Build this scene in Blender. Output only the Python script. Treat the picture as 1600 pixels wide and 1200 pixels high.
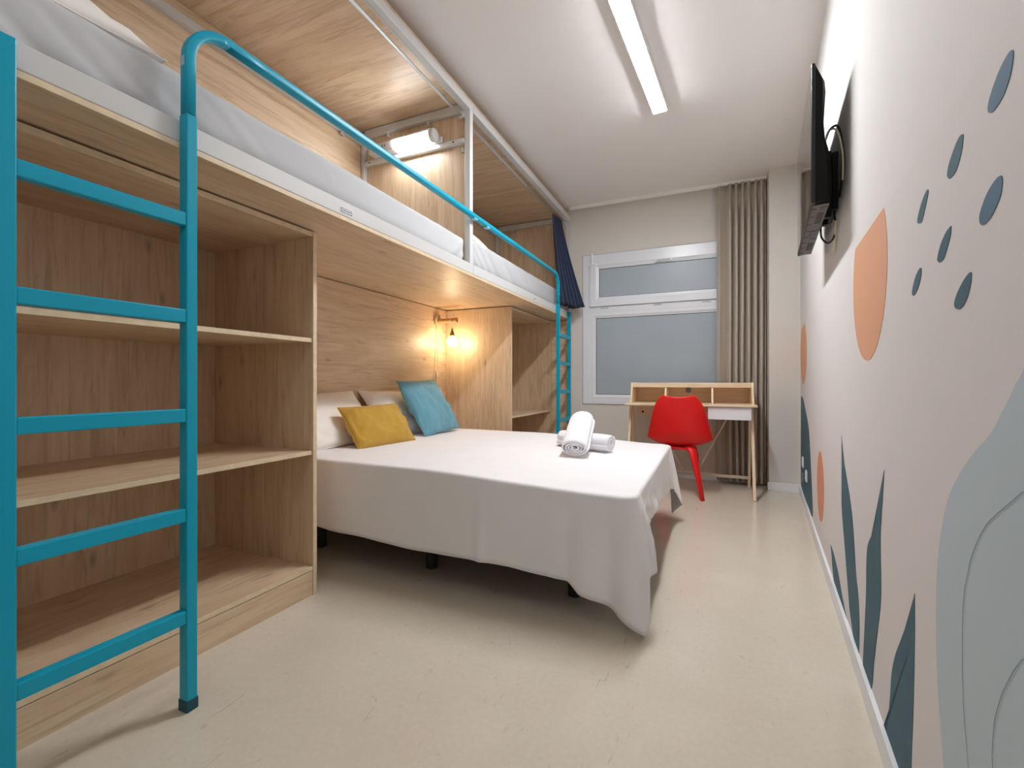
import bpy, bmesh, math, random
from mathutils import Vector, Matrix, noise

# ------------------------------------------------------------------ camera, world, exposure
scene = bpy.context.scene
for o in list(bpy.data.objects):
    bpy.data.objects.remove(o, do_unlink=True)
COL = scene.collection

YAW = math.atan(313 / 712)
cam_data = bpy.data.cameras.new('camera')
cam_data.sensor_width = 36.0
cam_data.sensor_fit = 'HORIZONTAL'
cam_data.lens = 712 / 1600 * 36.0
cam_data.shift_y = -3 / 1600
cam_data.clip_start = 0.02
cam = bpy.data.objects.new('camera', cam_data)
cam.location = (0, 0, 0.94)
cam.rotation_euler = (math.radians(90), 0, YAW)
COL.objects.link(cam)
scene.camera = cam

world = bpy.data.worlds.new('world')
world.use_nodes = True
world.node_tree.nodes['Background'].inputs[0].default_value = (0.06, 0.07, 0.09, 1)
world.node_tree.nodes['Background'].inputs[1].default_value = 0.3
scene.world = world

vs = scene.view_settings
vs.view_transform = 'Standard'
vs.look = 'None'
vs.gamma = 1.0
vs.use_curve_mapping = False
vs.exposure = 0.9
scene.cycles.max_bounces = 14
scene.cycles.diffuse_bounces = 10
scene.cycles.glossy_bounces = 4
STRIP_STRENGTH = 84.0      # ceiling batten
FILL_STRENGTH = 12.0      # added fill light behind the viewpoint, not a known lamp
BUNK_STRENGTH = 24        # reading light in the upper bunk
BULB_STRENGTH = 30.0        # warm globe bulb in the alcove

# ------------------------------------------------------------------ helpers
def srgb(r, g, b):
    def f(c):
        c /= 255.0
        return c / 12.92 if c <= 0.04045 else ((c + 0.055) / 1.055) ** 2.4
    return (f(r), f(g), f(b), 1.0)

def tag(o, label=None, cat=None, group=None, kind=None):
    if label: o['label'] = label
    if cat: o['category'] = cat
    if group: o['group'] = group
    if kind: o['kind'] = kind
    return o

def empty(name, loc, label=None, cat=None, group=None, kind=None, rotz=0.0):
    o = bpy.data.objects.new(name, None)
    o.location = loc
    o.rotation_euler = (0, 0, rotz)
    o.empty_display_size = 0.05
    COL.objects.link(o)
    return tag(o, label, cat, group, kind)

def obj(name, bm, mat, parent=None, smooth=False, label=None, cat=None, group=None, kind=None, loc=None, world_coords=True):
    """link a bmesh as one object; vertices are given in world space unless world_coords is False"""
    me = bpy.data.meshes.new(name)
    bmesh.ops.recalc_face_normals(bm, faces=bm.faces)
    bm.to_mesh(me)
    bm.free()
    if smooth:
        for p in me.polygons: p.use_smooth = True
    me.materials.append(mat)
    o = bpy.data.objects.new(name, me)
    COL.objects.link(o)
    if parent is not None:
        o.parent = parent
    if world_coords:
        off = Vector((0, 0, 0))
        p = parent
        while p is not None:
            off += p.location
            p = p.parent
        if loc is not None:
            o.location = Vector(loc) - off
            me.transform(Matrix.Translation(-Vector(loc)))
        else:
            me.transform(Matrix.Translation(-off))
    elif loc is not None:
        o.location = loc
    return tag(o, label, cat, group, kind)

def bevel(bm, r, seg=2, edges=None):
    if r > 0:
        bmesh.ops.bevel(bm, geom=list(edges if edges is not None else bm.edges), offset=r, segments=seg, profile=0.5, affect='EDGES', clamp_overlap=True)

def add_box(bm, x0, x1, y0, y1, z0, z1):
    v = [bm.verts.new(p) for p in ((x0,y0,z0),(x1,y0,z0),(x1,y1,z0),(x0,y1,z0),(x0,y0,z1),(x1,y0,z1),(x1,y1,z1),(x0,y1,z1))]
    for f in ((0,3,2,1),(4,5,6,7),(0,1,5,4),(1,2,6,5),(2,3,7,6),(3,0,4,7)):
        bm.faces.new([v[i] for i in f])

def bx(x0, x1, y0, y1, z0, z1, r=0.002, seg=2):
    bm = bmesh.new()
    add_box(bm, x0, x1, y0, y1, z0, z1)
    bevel(bm, r, seg)
    return bm

def frame_axes(d):
    d = d.normalized()
    up = Vector((0, 0, 1)) if abs(d.z) < 0.95 else Vector((1, 0, 0))
    a = d.cross(up).normalized()
    return a, a.cross(d).normalized()

def add_tube(bm, pts, r, n=12, cap=True):
    """round tube along points; r a number or one per point"""
    pts = [Vector(p) for p in pts]
    rs = r if isinstance(r, (list, tuple)) else [r] * len(pts)
    rings = []
    a = None
    for i, p in enumerate(pts):
        d = (pts[min(i + 1, len(pts) - 1)] - pts[max(i - 1, 0)]).normalized()
        if a is None:
            a, b = frame_axes(d)
        else:
            a = (a - d * a.dot(d)).normalized()
            b = d.cross(a).normalized()
        rings.append([bm.verts.new(p + (a * math.cos(t) + b * math.sin(t)) * rs[i]) for t in [2 * math.pi * k / n for k in range(n)]])
    for i in range(len(rings) - 1):
        for k in range(n):
            bm.faces.new((rings[i][k], rings[i][(k + 1) % n], rings[i + 1][(k + 1) % n], rings[i + 1][k]))
    if cap:
        bm.faces.new(rings[0][::-1]); bm.faces.new(rings[-1])

def tube(pts, r, n=12):
    bm = bmesh.new(); add_tube(bm, pts, r, n); return bm

def add_sweep(bm, pts, side, w, h, rr=0.006):
    """rounded-rectangular section swept along points lying in a plane with normal `side`; w along side, h across"""
    side = Vector(side).normalized()
    pts = [Vector(p) for p in pts]
    sec = []
    for (sx, sy, a0) in ((1, 1, 0), (-1, 1, 90), (-1, -1, 180), (1, -1, 270)):
        for k in range(4):
            t = math.radians(a0 + 30 * k)
            sec.append((sx * (w / 2 - rr) + rr * math.cos(t), sy * (h / 2 - rr) + rr * math.sin(t)))
    rings = []
    for i, p in enumerate(pts):
        d = (pts[min(i + 1, len(pts) - 1)] - pts[max(i - 1, 0)]).normalized()
        up = d.cross(side).normalized()
        rings.append([bm.verts.new(p + side * a + up * b) for a, b in sec])
    n = len(sec)
    for i in range(len(rings) - 1):
        for k in range(n):
            bm.faces.new((rings[i][k], rings[i][(k + 1) % n], rings[i + 1][(k + 1) % n], rings[i + 1][k]))
    bm.faces.new(rings[0][::-1]); bm.faces.new(rings[-1])

def bar(p, q, w, h, side=(0, 0, 1), rr=0.003):
    bm = bmesh.new(); add_sweep(bm, [p, q], side, w, h, rr); return bm

def lathe(prof, n=24, origin=(0, 0, 0), axis=(0, 0, 1)):
    """profile of (radius, height) turned about an axis"""
    bm = bmesh.new()
    ax = Vector(axis).normalized()
    a, b = frame_axes(ax)
    O = Vector(origin)
    rings = []
    for r, z in prof:
        if r < 1e-6:
            rings.append([bm.verts.new(O + ax * z)])
        else:
            rings.append([bm.verts.new(O + ax * z + (a * math.cos(t) + b * math.sin(t)) * r) for t in [2 * math.pi * k / n for k in range(n)]])
    for i in range(len(rings) - 1):
        A, B = rings[i], rings[i + 1]
        for k in range(n):
            k2 = (k + 1) % n
            if len(A) == 1 and len(B) == 1: continue
            if len(A) == 1: bm.faces.new((A[0], B[k], B[k2]))
            elif len(B) == 1: bm.faces.new((A[k], A[k2], B[0]))
            else: bm.faces.new((A[k], A[k2], B[k2], B[k]))
    if len(rings[0]) > 1: bm.faces.new(rings[0][::-1])
    if len(rings[-1]) > 1: bm.faces.new(rings[-1])
    return bm

def grid_surface(fn, nu, nv, closed_u=False):
    bm = bmesh.new()
    V = [[bm.verts.new(fn(i / (nu if closed_u else nu - 1), j / (nv - 1))) for i in range(nu)] for j in range(nv)]
    for j in range(nv - 1):
        for i in range(nu if closed_u else nu - 1):
            i2 = (i + 1) % nu
            bm.faces.new((V[j][i], V[j][i2], V[j + 1][i2], V[j + 1][i]))
    return bm

def solid(o, t, offset=0.0, sub=0):
    m = o.modifiers.new('thickness', 'SOLIDIFY'); m.thickness = t; m.offset = offset
    if sub:
        s = o.modifiers.new('smooth', 'SUBSURF'); s.levels = sub; s.render_levels = sub
    return o

def smooth_path(pts, sub=8):
    P = [Vector(p) for p in pts]
    out = []
    for i in range(len(P) - 1):
        p0, p1, p2, p3 = P[max(i - 1, 0)], P[i], P[i + 1], P[min(i + 2, len(P) - 1)]
        for k in range(sub):
            t = k / sub
            out.append(0.5 * ((2 * p1) + (p2 - p0) * t + (2 * p0 - 5 * p1 + 4 * p2 - p3) * t * t + (3 * p1 - p0 - 3 * p2 + p3) * t ** 3))
    return out + [P[-1]]

def lerp_keys(keys, x):
    if x <= keys[0][0]: return keys[0][1]
    for (a, va), (b, vb) in zip(keys, keys[1:]):
        if x <= b:
            t = (x - a) / (b - a); t = t * t * (3 - 2 * t)
            return va + (vb - va) * t
    return keys[-1][1]

def nz(x, y=0.0, z=0.0):
    return noise.noise(Vector((x, y, z)))

# ------------------------------------------------------------------ materials
MATS = {}
def new_mat(name):
    m = bpy.data.materials.new(name); m.use_nodes = True
    nt = m.node_tree
    return m, nt, nt.nodes['Principled BSDF']

def L(nt, a, b): nt.links.new(a, b)

def plain(name, color, rough=0.5, metal=0.0, spec=0.5, var=0.0, vscale=6.0, bump=0.0, bscale=200.0, coat=0.0, sheen=0.0):
    if name in MATS: return MATS[name]
    m, nt, b = new_mat(name)
    b.inputs['Base Color'].default_value = color
    b.inputs['Roughness'].default_value = rough
    b.inputs['Metallic'].default_value = metal
    b.inputs['Specular IOR Level'].default_value = spec
    b.inputs['Coat Weight'].default_value = coat
    b.inputs['Sheen Weight'].default_value = sheen
    tc = nt.nodes.new('ShaderNodeTexCoord')
    if var > 0:
        n = nt.nodes.new('ShaderNodeTexNoise'); n.inputs['Scale'].default_value = vscale; n.inputs['Detail'].default_value = 4
        L(nt, tc.outputs['Object'], n.inputs['Vector'])
        r = nt.nodes.new('ShaderNodeValToRGB')
        r.color_ramp.elements[0].position = 0.3; r.color_ramp.elements[1].position = 0.7
        r.color_ramp.elements[0].color = tuple(c * (1 - var) for c in color[:3]) + (1,)
        r.color_ramp.elements[1].color = tuple(min(1, c * (1 + var * 0.6)) for c in color[:3]) + (1,)
        L(nt, n.outputs['Fac'], r.inputs['Fac']); L(nt, r.outputs['Color'], b.inputs['Base Color'])
    if bump > 0:
        n2 = nt.nodes.new('ShaderNodeTexNoise'); n2.inputs['Scale'].default_value = bscale; n2.inputs['Detail'].default_value = 3
        L(nt, tc.outputs['Object'], n2.inputs['Vector'])
        bp = nt.nodes.new('ShaderNodeBump'); bp.inputs['Strength'].default_value = bump; bp.inputs['Distance'].default_value = 0.002
        L(nt, n2.outputs['Fac'], bp.inputs['Height']); L(nt, bp.outputs['Normal'], b.inputs['Normal'])
    MATS[name] = m
    return m

def emitter(name, color, strength):
    m, nt, b = new_mat(name)
    b.inputs['Base Color'].default_value = (0.8, 0.8, 0.8, 1)
    b.inputs['Emission Color'].default_value = color
    b.inputs['Emission Strength'].default_value = strength
    return m

def wood(name, axis, light=(221, 197, 167), mid=(208, 180, 148), dark=(162, 132, 103), rough=0.42):
    """printed oak board, grain running along the given axis"""
    if name in MATS: return MATS[name]
    m, nt, b = new_mat(name)
    tc = nt.nodes.new('ShaderNodeTexCoord')
    def mapped(across, along):
        mp = nt.nodes.new('ShaderNodeMapping')
        s = [across] * 3; s['xyz'.index(axis)] = along
        mp.inputs['Scale'].default_value = s
        L(nt, tc.outputs['Object'], mp.inputs['Vector'])
        return mp.outputs['Vector']
    def nnode(vec, scale, detail, rough_, dist):
        n = nt.nodes.new('ShaderNodeTexNoise')
        n.inputs['Scale'].default_value = scale; n.inputs['Detail'].default_value = detail
        n.inputs['Roughness'].default_value = rough_; n.inputs['Distortion'].default_value = dist
        L(nt, vec, n.inputs['Vector']); return n.outputs['Fac']
    broad = nnode(mapped(4.0, 0.7), 1.8, 6, 0.62, 1.6)
    streak = nnode(mapped(17.0, 1.1), 1.6, 8, 0.70, 1.4)
    fine = nnode(mapped(90.0, 2.2), 1.4, 4, 0.6, 0.2)
    r1 = nt.nodes.new('ShaderNodeValToRGB')
    e = r1.color_ramp.elements
    e[0].position = 0.36; e[0].color = srgb(*mid)
    e[1].position = 0.62; e[1].color = srgb(*light)
    L(nt, broad, r1.inputs['Fac'])
    r2 = nt.nodes.new('ShaderNodeValToRGB')
    r2.color_ramp.elements[0].position = 0.28; r2.color_ramp.elements[0].color = (1, 1, 1, 1)
    r2.color_ramp.elements[1].position = 0.50; r2.color_ramp.elements[1].color = (0, 0, 0, 1)
    L(nt, streak, r2.inputs['Fac'])
    k = nt.nodes.new('ShaderNodeMath'); k.operation = 'MULTIPLY'; k.inputs[1].default_value = 0.74
    L(nt, r2.outputs['Color'], k.inputs[0])
    mx = nt.nodes.new('ShaderNodeMix'); mx.data_type = 'RGBA'
    L(nt, k.outputs[0], mx.inputs['Factor']); L(nt, r1.outputs['Color'], mx.inputs['A']); mx.inputs['B'].default_value = srgb(*dark)
    r3 = nt.nodes.new('ShaderNodeMapRange'); r3.inputs['From Min'].default_value = 0.3; r3.inputs['From Max'].default_value = 0.7
    r3.inputs['To Min'].default_value = 0.94; r3.inputs['To Max'].default_value = 1.04
    L(nt, fine, r3.inputs['Value'])
    # scattered knots, stretched along the grain
    kn = nt.nodes.new('ShaderNodeTexVoronoi'); kn.inputs['Scale'].default_value = 1.0
    kn.inputs['Randomness'].default_value = 1.0
    L(nt, mapped(7.0, 2.6), kn.inputs['Vector'])
    r4 = nt.nodes.new('ShaderNodeMapRange'); r4.inputs['From Min'].default_value = 0.03; r4.inputs['From Max'].default_value = 0.12
    r4.inputs['To Min'].default_value = 0.62; r4.inputs['To Max'].default_value = 1.0
    L(nt, kn.outputs['Distance'], r4.inputs['Value'])
    mm = nt.nodes.new('ShaderNodeMath'); mm.operation = 'MULTIPLY'
    L(nt, r3.outputs['Result'], mm.inputs[0]); L(nt, r4.outputs['Result'], mm.inputs[1])
    vm = nt.nodes.new('ShaderNodeVectorMath'); vm.operation = 'SCALE'
    L(nt, mx.outputs['Result'], vm.inputs[0]); L(nt, mm.outputs[0], vm.inputs['Scale'])
    L(nt, vm.outputs['Vector'], b.inputs['Base Color'])
    b.inputs['Roughness'].default_value = rough
    bp = nt.nodes.new('ShaderNodeBump'); bp.inputs['Strength'].default_value = 0.12; bp.inputs['Distance'].default_value = 0.001
    L(nt, fine, bp.inputs['Height']); L(nt, bp.outputs['Normal'], b.inputs['Normal'])
    MATS[name] = m
    return m

WX, WY, WZ = wood('oak_grain_across', 'x'), wood('oak_grain_along', 'y'), wood('oak_grain_upright', 'z')
EDGE = plain('oak_edge_band', srgb(224, 204, 172), 0.45, var=0.10, vscale=30)
PINE = lambda ax: wood('pine_' + ax, ax, (238, 218, 186), (230, 206, 172), (206, 176, 138))
WHITE_METAL = plain('white_powder_coat', srgb(206, 206, 205), 0.35)
WHITE_PVC = plain('white_window_plastic', srgb(226, 229, 234), 0.28)
TEAL = plain('teal_powder_coat', srgb(0, 158, 188), 0.34, spec=0.35)
BLACK = plain('black_plastic', srgb(13, 12, 13), 0.35)
DARK_METAL = plain('black_metal', srgb(20, 20, 21), 0.45)
CREAM_WALL = plain('cream_wall_paint', srgb(216, 211, 204), 0.85, var=0.02, vscale=3, bump=0.05, bscale=120)
WHITE_WALL = plain('white_wall_paint', srgb(216, 214, 212), 0.80, var=0.015, vscale=3, bump=0.08, bscale=140)
CEIL = plain('ceiling_paint', srgb(240, 236, 233), 0.9, bump=0.04, bscale=120)
BASE = plain('white_baseboard', srgb(228, 230, 232), 0.4)
LINEN = plain('white_cotton', srgb(234, 233, 234), 0.85, var=0.02, vscale=8, bump=0.15, bscale=420, sheen=0.1)
PILLOWC = plain('white_pillowcase', srgb(240, 235, 229), 0.85, bump=0.15, bscale=380)
TERRY = plain('white_terry', srgb(236, 236, 240), 0.95, bump=0.6, bscale=330, sheen=0.3)
MUSTARD = plain('mustard_cloth', srgb(186, 146, 50), 0.85, var=0.05, vscale=14, bump=0.3, bscale=420, sheen=0.2)
BLUEC = plain('blue_cloth', srgb(98, 154, 172), 0.85, var=0.05, vscale=14, bump=0.3, bscale=420, sheen=0.2)
NAVY = plain('navy_cloth', srgb(44, 56, 82), 0.75, bump=0.2, bscale=300, sheen=0.15)
TAUPE = plain('taupe_curtain_cloth', srgb(178, 167, 153), 0.85, bump=0.2, bscale=300, sheen=0.2)
RED = plain('red_plastic', srgb(226, 14, 16), 0.42)
BRASS = plain('antique_brass', srgb(150, 122, 78), 0.4, metal=0.7)
CABLE = plain('cream_cable', srgb(226, 214, 190), 0.6)
BLACK_CABLE = plain('black_cable', srgb(18, 18, 18), 0.5)
GREY_PLASTIC = plain('grey_plastic', srgb(96, 92, 90), 0.5)

def floor_material():
    m, nt, b = new_mat('polished_microcement')
    tc = nt.nodes.new('ShaderNodeTexCoord')
    def N(scale, detail, rough_=0.6, dist=0.0):
        n = nt.nodes.new('ShaderNodeTexNoise'); n.inputs['Scale'].default_value = scale; n.inputs['Detail'].default_value = detail
        n.inputs['Roughness'].default_value = rough_; n.inputs['Distortion'].default_value = dist
        L(nt, tc.outputs['Object'], n.inputs['Vector']); return n.outputs['Fac']
    r = nt.nodes.new('ShaderNodeValToRGB')
    e = r.color_ramp.elements
    e[0].position = 0.3; e[0].color = srgb(206, 195, 177)
    e[1].position = 0.7; e[1].color = srgb(214, 205, 189)
    L(nt, N(1.6, 6, 0.65, 0.5), r.inputs['Fac'])
    # scuffs: small thin darker marks
    mp = nt.nodes.new('ShaderNodeMapping'); mp.inputs['Scale'].default_value = (9, 3, 1); mp.inputs['Rotation'].default_value = (0, 0, 0.7)
    L(nt, tc.outputs['Object'], mp.inputs['Vector'])
    sc = nt.nodes.new('ShaderNodeTexNoise'); sc.inputs['Scale'].default_value = 3.2; sc.inputs['Detail'].default_value = 5; sc.inputs['Distortion'].default_value = 1.5
    L(nt, mp.outputs['Vector'], sc.inputs['Vector'])
    rr = nt.nodes.new('ShaderNodeMapRange'); rr.inputs['From Min'].default_value = 0.66; rr.inputs['From Max'].default_value = 0.74
    rr.inputs['To Min'].default_value = 0.0; rr.inputs['To Max'].default_value = 0.35
    L(nt, sc.outputs['Fac'], rr.inputs['Value'])
    mx = nt.nodes.new('ShaderNodeMix'); mx.data_type = 'RGBA'
    L(nt, rr.outputs['Result'], mx.inputs['Factor']); L(nt, r.outputs['Color'], mx.inputs['A']); mx.inputs['B'].default_value = srgb(150, 138, 120)
    # fine speckle
    sp = nt.nodes.new('ShaderNodeMapRange'); sp.inputs['From Min'].default_value = 0.3; sp.inputs['From Max'].default_value = 0.7
    sp.inputs['To Min'].default_value = 0.965; sp.inputs['To Max'].default_value = 1.03
    L(nt, N(60, 3), sp.inputs['Value'])
    vm = nt.nodes.new('ShaderNodeVectorMath'); vm.operation = 'SCALE'
    L(nt, mx.outputs['Result'], vm.inputs[0]); L(nt, sp.outputs['Result'], vm.inputs['Scale'])
    L(nt, vm.outputs['Vector'], b.inputs['Base Color'])
    ro = nt.nodes.new('ShaderNodeMapRange'); ro.inputs['To Min'].default_value = 0.10; ro.inputs['To Max'].default_value = 0.22
    L(nt, N(5, 4), ro.inputs['Value']); L(nt, ro.outputs['Result'], b.inputs['Roughness'])
    bp = nt.nodes.new('ShaderNodeBump'); bp.inputs['Strength'].default_value = 0.05; bp.inputs['Distance'].default_value = 0.003
    L(nt, N(14, 5), bp.inputs['Height']); L(nt, bp.outputs['Normal'], b.inputs['Normal'])
    return m
FLOOR = floor_material()

def pane_material():
    m, nt, b = new_mat('frosted_pane')
    tc = nt.nodes.new('ShaderNodeTexCoord')
    n = nt.nodes.new('ShaderNodeTexNoise'); n.inputs['Scale'].default_value = 2.2; n.inputs['Detail'].default_value = 2
    L(nt, tc.outputs['Object'], n.inputs['Vector'])
    r = nt.nodes.new('ShaderNodeValToRGB')
    r.color_ramp.elements[0].color = srgb(158, 169, 178); r.color_ramp.elements[1].color = srgb(172, 181, 188)
    L(nt, n.outputs['Fac'], r.inputs['Fac']); L(nt, r.outputs['Color'], b.inputs['Base Color'])
    b.inputs['Roughness'].default_value = 0.34
    b.inputs['Specular IOR Level'].default_value = 0.35
    return m
PANE = pane_material()

# ------------------------------------------------------------------ the room
H = 2.80
YB = 4.76            # back wall face
YR = -1.0            # wall behind the viewpoint
XL = -2.34           # left wall face
WA = Vector((0.395, 1.38)); WK = 0.0925
def wall_x(y): return WA.x + WK * (y - WA.y)
WT = Vector((WK, 1.0)).normalized()          # along the right wall
WN = Vector((-1.0, WK)).normalized()         # out of the right wall, into the room
def on_wall(s, z, off=0.0):
    p = WA + WT * s + WN * off
    return Vector((p.x, p.y, z))

bm = bx(XL - 0.1, 1.3, YR - 0.1, YB + 0.2, -0.08, 0.0, 0)
obj('floor', bm, FLOOR, kind='structure')
bm = bx(XL - 0.1, 1.3, YR - 0.1, YB + 0.2, H, H + 0.08, 0)
obj('ceiling', bm, CEIL, kind='structure')
bm = bx(XL - 0.1, XL, YR - 0.1, YB + 0.2, 0, H, 0)
obj('wall_left', bm, WHITE_WALL, kind='structure')
bm = bx(XL, 1.3, YR - 0.1, YR, 0, H, 0)
obj('wall_rear', bm, WHITE_WALL, kind='structure')
WX0, WX1, WZ0, WZ1 = -1.264, 0.36, 0.709, 2.281      # window opening
bm = bmesh.new()
add_box(bm, XL, WX0, YB, YB + 0.2, 0, H)
add_box(bm, WX1, 1.3, YB, YB + 0.2, 0, H)
add_box(bm, WX0, WX1, YB, YB + 0.2, 0, WZ0)
add_box(bm, WX0, WX1, YB, YB + 0.2, WZ1, H)
add_box(bm, WX0, WX1, YB + 0.14, YB + 0.2, WZ0, WZ1)
obj('wall_back', bm, CREAM_WALL, kind='structure')
bm = bx(0.452, 0.80, 4.53, YB, 0, H, 0)
obj('wall_corner', bm, CREAM_WALL, kind='structure')

def prism_xy(poly, z0, z1):
    bm = bmesh.new()
    a = [bm.verts.new((x, y, z0)) for x, y in poly]; b = [bm.verts.new((x, y, z1)) for x, y in poly]
    bm.faces.new(a[::-1]); bm.faces.new(b)
    n = len(poly)
    for i in range(n): bm.faces.new((a[i], a[(i + 1) % n], b[(i + 1) % n], b[i]))
    return bm
wr = obj('wall_right', prism_xy([(wall_x(YR), YR), (1.3, YR), (1.3, YB), (wall_x(YB), YB)], 0, H), WHITE_WALL, kind='structure')

bm = prism_xy([(wall_x(YR) - 0.012, YR), (wall_x(YR), YR), (wall_x(4.53), 4.53), (wall_x(4.53) - 0.012, 4.53)], 0, 0.068)
obj('baseboard_right', bm, BASE, kind='structure')
obj('baseboard_back', bx(-1.40, 0.45, YB - 0.012, YB, 0, 0.07, 0.002), BASE, kind='structure')
obj('baseboard_corner', bx(0.44, wall_x(4.53) - 0.012, 4.518, 4.53, 0, 0.07, 0.002), BASE, kind='structure')

# --- painted mural on the right wall, measured in metres along the wall and up from the floor
def smooth_poly(pts, sub=5, sharp=()):
    out = []
    n = len(pts)
    P = [Vector(p) for p in pts]
    for i in range(n):
        p0, p1, p2, p3 = P[i - 1], P[i], P[(i + 1) % n], P[(i + 2) % n]
        if i in sharp: p0 = p1 - (p2 - p1) * 0.2
        if (i + 1) % n in sharp: p3 = p2 + (p2 - p1) * 0.2
        for k in range(sub):
            t = k / sub
            out.append(0.5 * ((2 * p1) + (p2 - p0) * t + (2 * p0 - 5 * p1 + 4 * p2 - p3) * t * t + (3 * p1 - p0 - 3 * p2 + p3) * t ** 3))
    return [(q.x, q.y) for q in out]
def clip_poly(pts, zmin, zmax):
    return [(s, min(max(z, zmin), zmax)) for s, z in pts]
def wall_patch(name, pts, mat, layer=1, parent=wr, label=None):
    bm = bmesh.new()
    off = 0.0009 * layer
    a = [bm.verts.new(on_wall(s, z, off)) for s, z in pts]; b = [bm.verts.new(on_wall(s, z, 0.0)) for s, z in pts]
    bm.faces.new(a)
    n = len(pts)
    for i in range(n): bm.faces.new((a[i], a[(i + 1) % n], b[(i + 1) % n], b[i]))
    bmesh.ops.triangulate(bm, faces=[f for f in bm.faces if len(f.verts) > 4])
    return obj(name, bm, mat, parent, label=label)

M_FIELD = plain('mural_pale_pink', srgb(216, 211, 210), 0.8, bump=0.08, bscale=140)
M_TEAL = plain('mural_deep_teal', srgb(62, 97, 111), 0.75, var=0.10, vscale=18, bump=0.08, bscale=140)
M_SLATE = plain('mural_slate_blue', srgb(76, 110, 134), 0.75, var=0.10, vscale=18, bump=0.08, bscale=140)
M_PEACH = plain('mural_peach', srgb(216, 160, 126), 0.75, bump=0.08, bscale=140)
M_CORAL = plain('mural_terracotta', srgb(212, 142, 110), 0.75, bump=0.08, bscale=140)
M_GREY = plain('mural_grey_blue', srgb(182, 196, 204), 0.75, bump=0.08, bscale=140)
M_LINE = plain('mural_line_grey', srgb(136, 150, 158), 0.75)
MTOP = 1.384
wall_patch('mural_field', [(-2.3, 0.068), (3.15, 0.068), (3.15, MTOP), (-2.3, MTOP)], M_FIELD, 1, label='pale pink painted field of the mural')
DROP = [
  [(-0.625, 1.347), (-0.629, 1.338), (-0.621, 1.318), (-0.602, 1.303), (-0.579, 1.299), (-0.565, 1.301), (-0.557, 1.308), (-0.559, 1.318), (-0.570, 1.329), (-0.589, 1.341), (-0.611, 1.348)],
  [(-0.465, 1.320), (-0.469, 1.313), (-0.460, 1.292), (-0.440, 1.275), (-0.416, 1.272), (-0.405, 1.276), (-0.399, 1.284), (-0.408, 1.299), (-0.430, 1.313), (-0.450, 1.321)],
  [(-0.595, 1.205), (-0.600, 1.196), (-0.595, 1.180), (-0.580, 1.168), (-0.561, 1.159), (-0.540, 1.158), (-0.530, 1.165), (-0.530, 1.176), (-0.545, 1.191), (-0.559, 1.199), (-0.578, 1.205)],
  [(-0.295, 1.298), (-0.298, 1.290), (-0.280, 1.268), (-0.260, 1.250), (-0.243, 1.251), (-0.230, 1.257), (-0.235, 1.268), (-0.256, 1.285), (-0.280, 1.296)],
  [(-0.414, 1.194), (-0.417, 1.190), (-0.414, 1.179), (-0.401, 1.164), (-0.382, 1.149), (-0.362, 1.147), (-0.352, 1.152), (-0.350, 1.158), (-0.366, 1.176), (-0.390, 1.189)],
  [(-0.252, 1.162), (-0.257, 1.156), (-0.252, 1.141), (-0.230, 1.123), (-0.206, 1.116), (-0.194, 1.120), (-0.195, 1.130), (-0.214, 1.149), (-0.236, 1.160)],
  [(-0.496, 1.102), (-0.501, 1.096), (-0.497, 1.083), (-0.482, 1.064), (-0.460, 1.054), (-0.444, 1.055), (-0.433, 1.060), (-0.433, 1.069), (-0.447, 1.082), (-0.473, 1.096)],
]
SUN = [
  [(0.114, 1.384), (0.067, 1.348), (0.041, 1.308), (0.028, 1.252), (0.028, 1.189), (0.041, 1.127), (0.085, 1.076), (0.153, 1.030), (0.227, 1.005), (0.285, 1.004), (0.362, 1.019), (0.446, 1.070), (0.491, 1.149), (0.513, 1.239), (0.507, 1.325), (0.476, 1.387)],
]
SUNFAR = [
  [(3.079, 1.367), (2.828, 1.372), (2.605, 1.296), (2.488, 1.203), (2.546, 1.090), (2.666, 0.974), (2.749, 0.930), (2.932, 1.053), (3.079, 1.244)],
]
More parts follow.
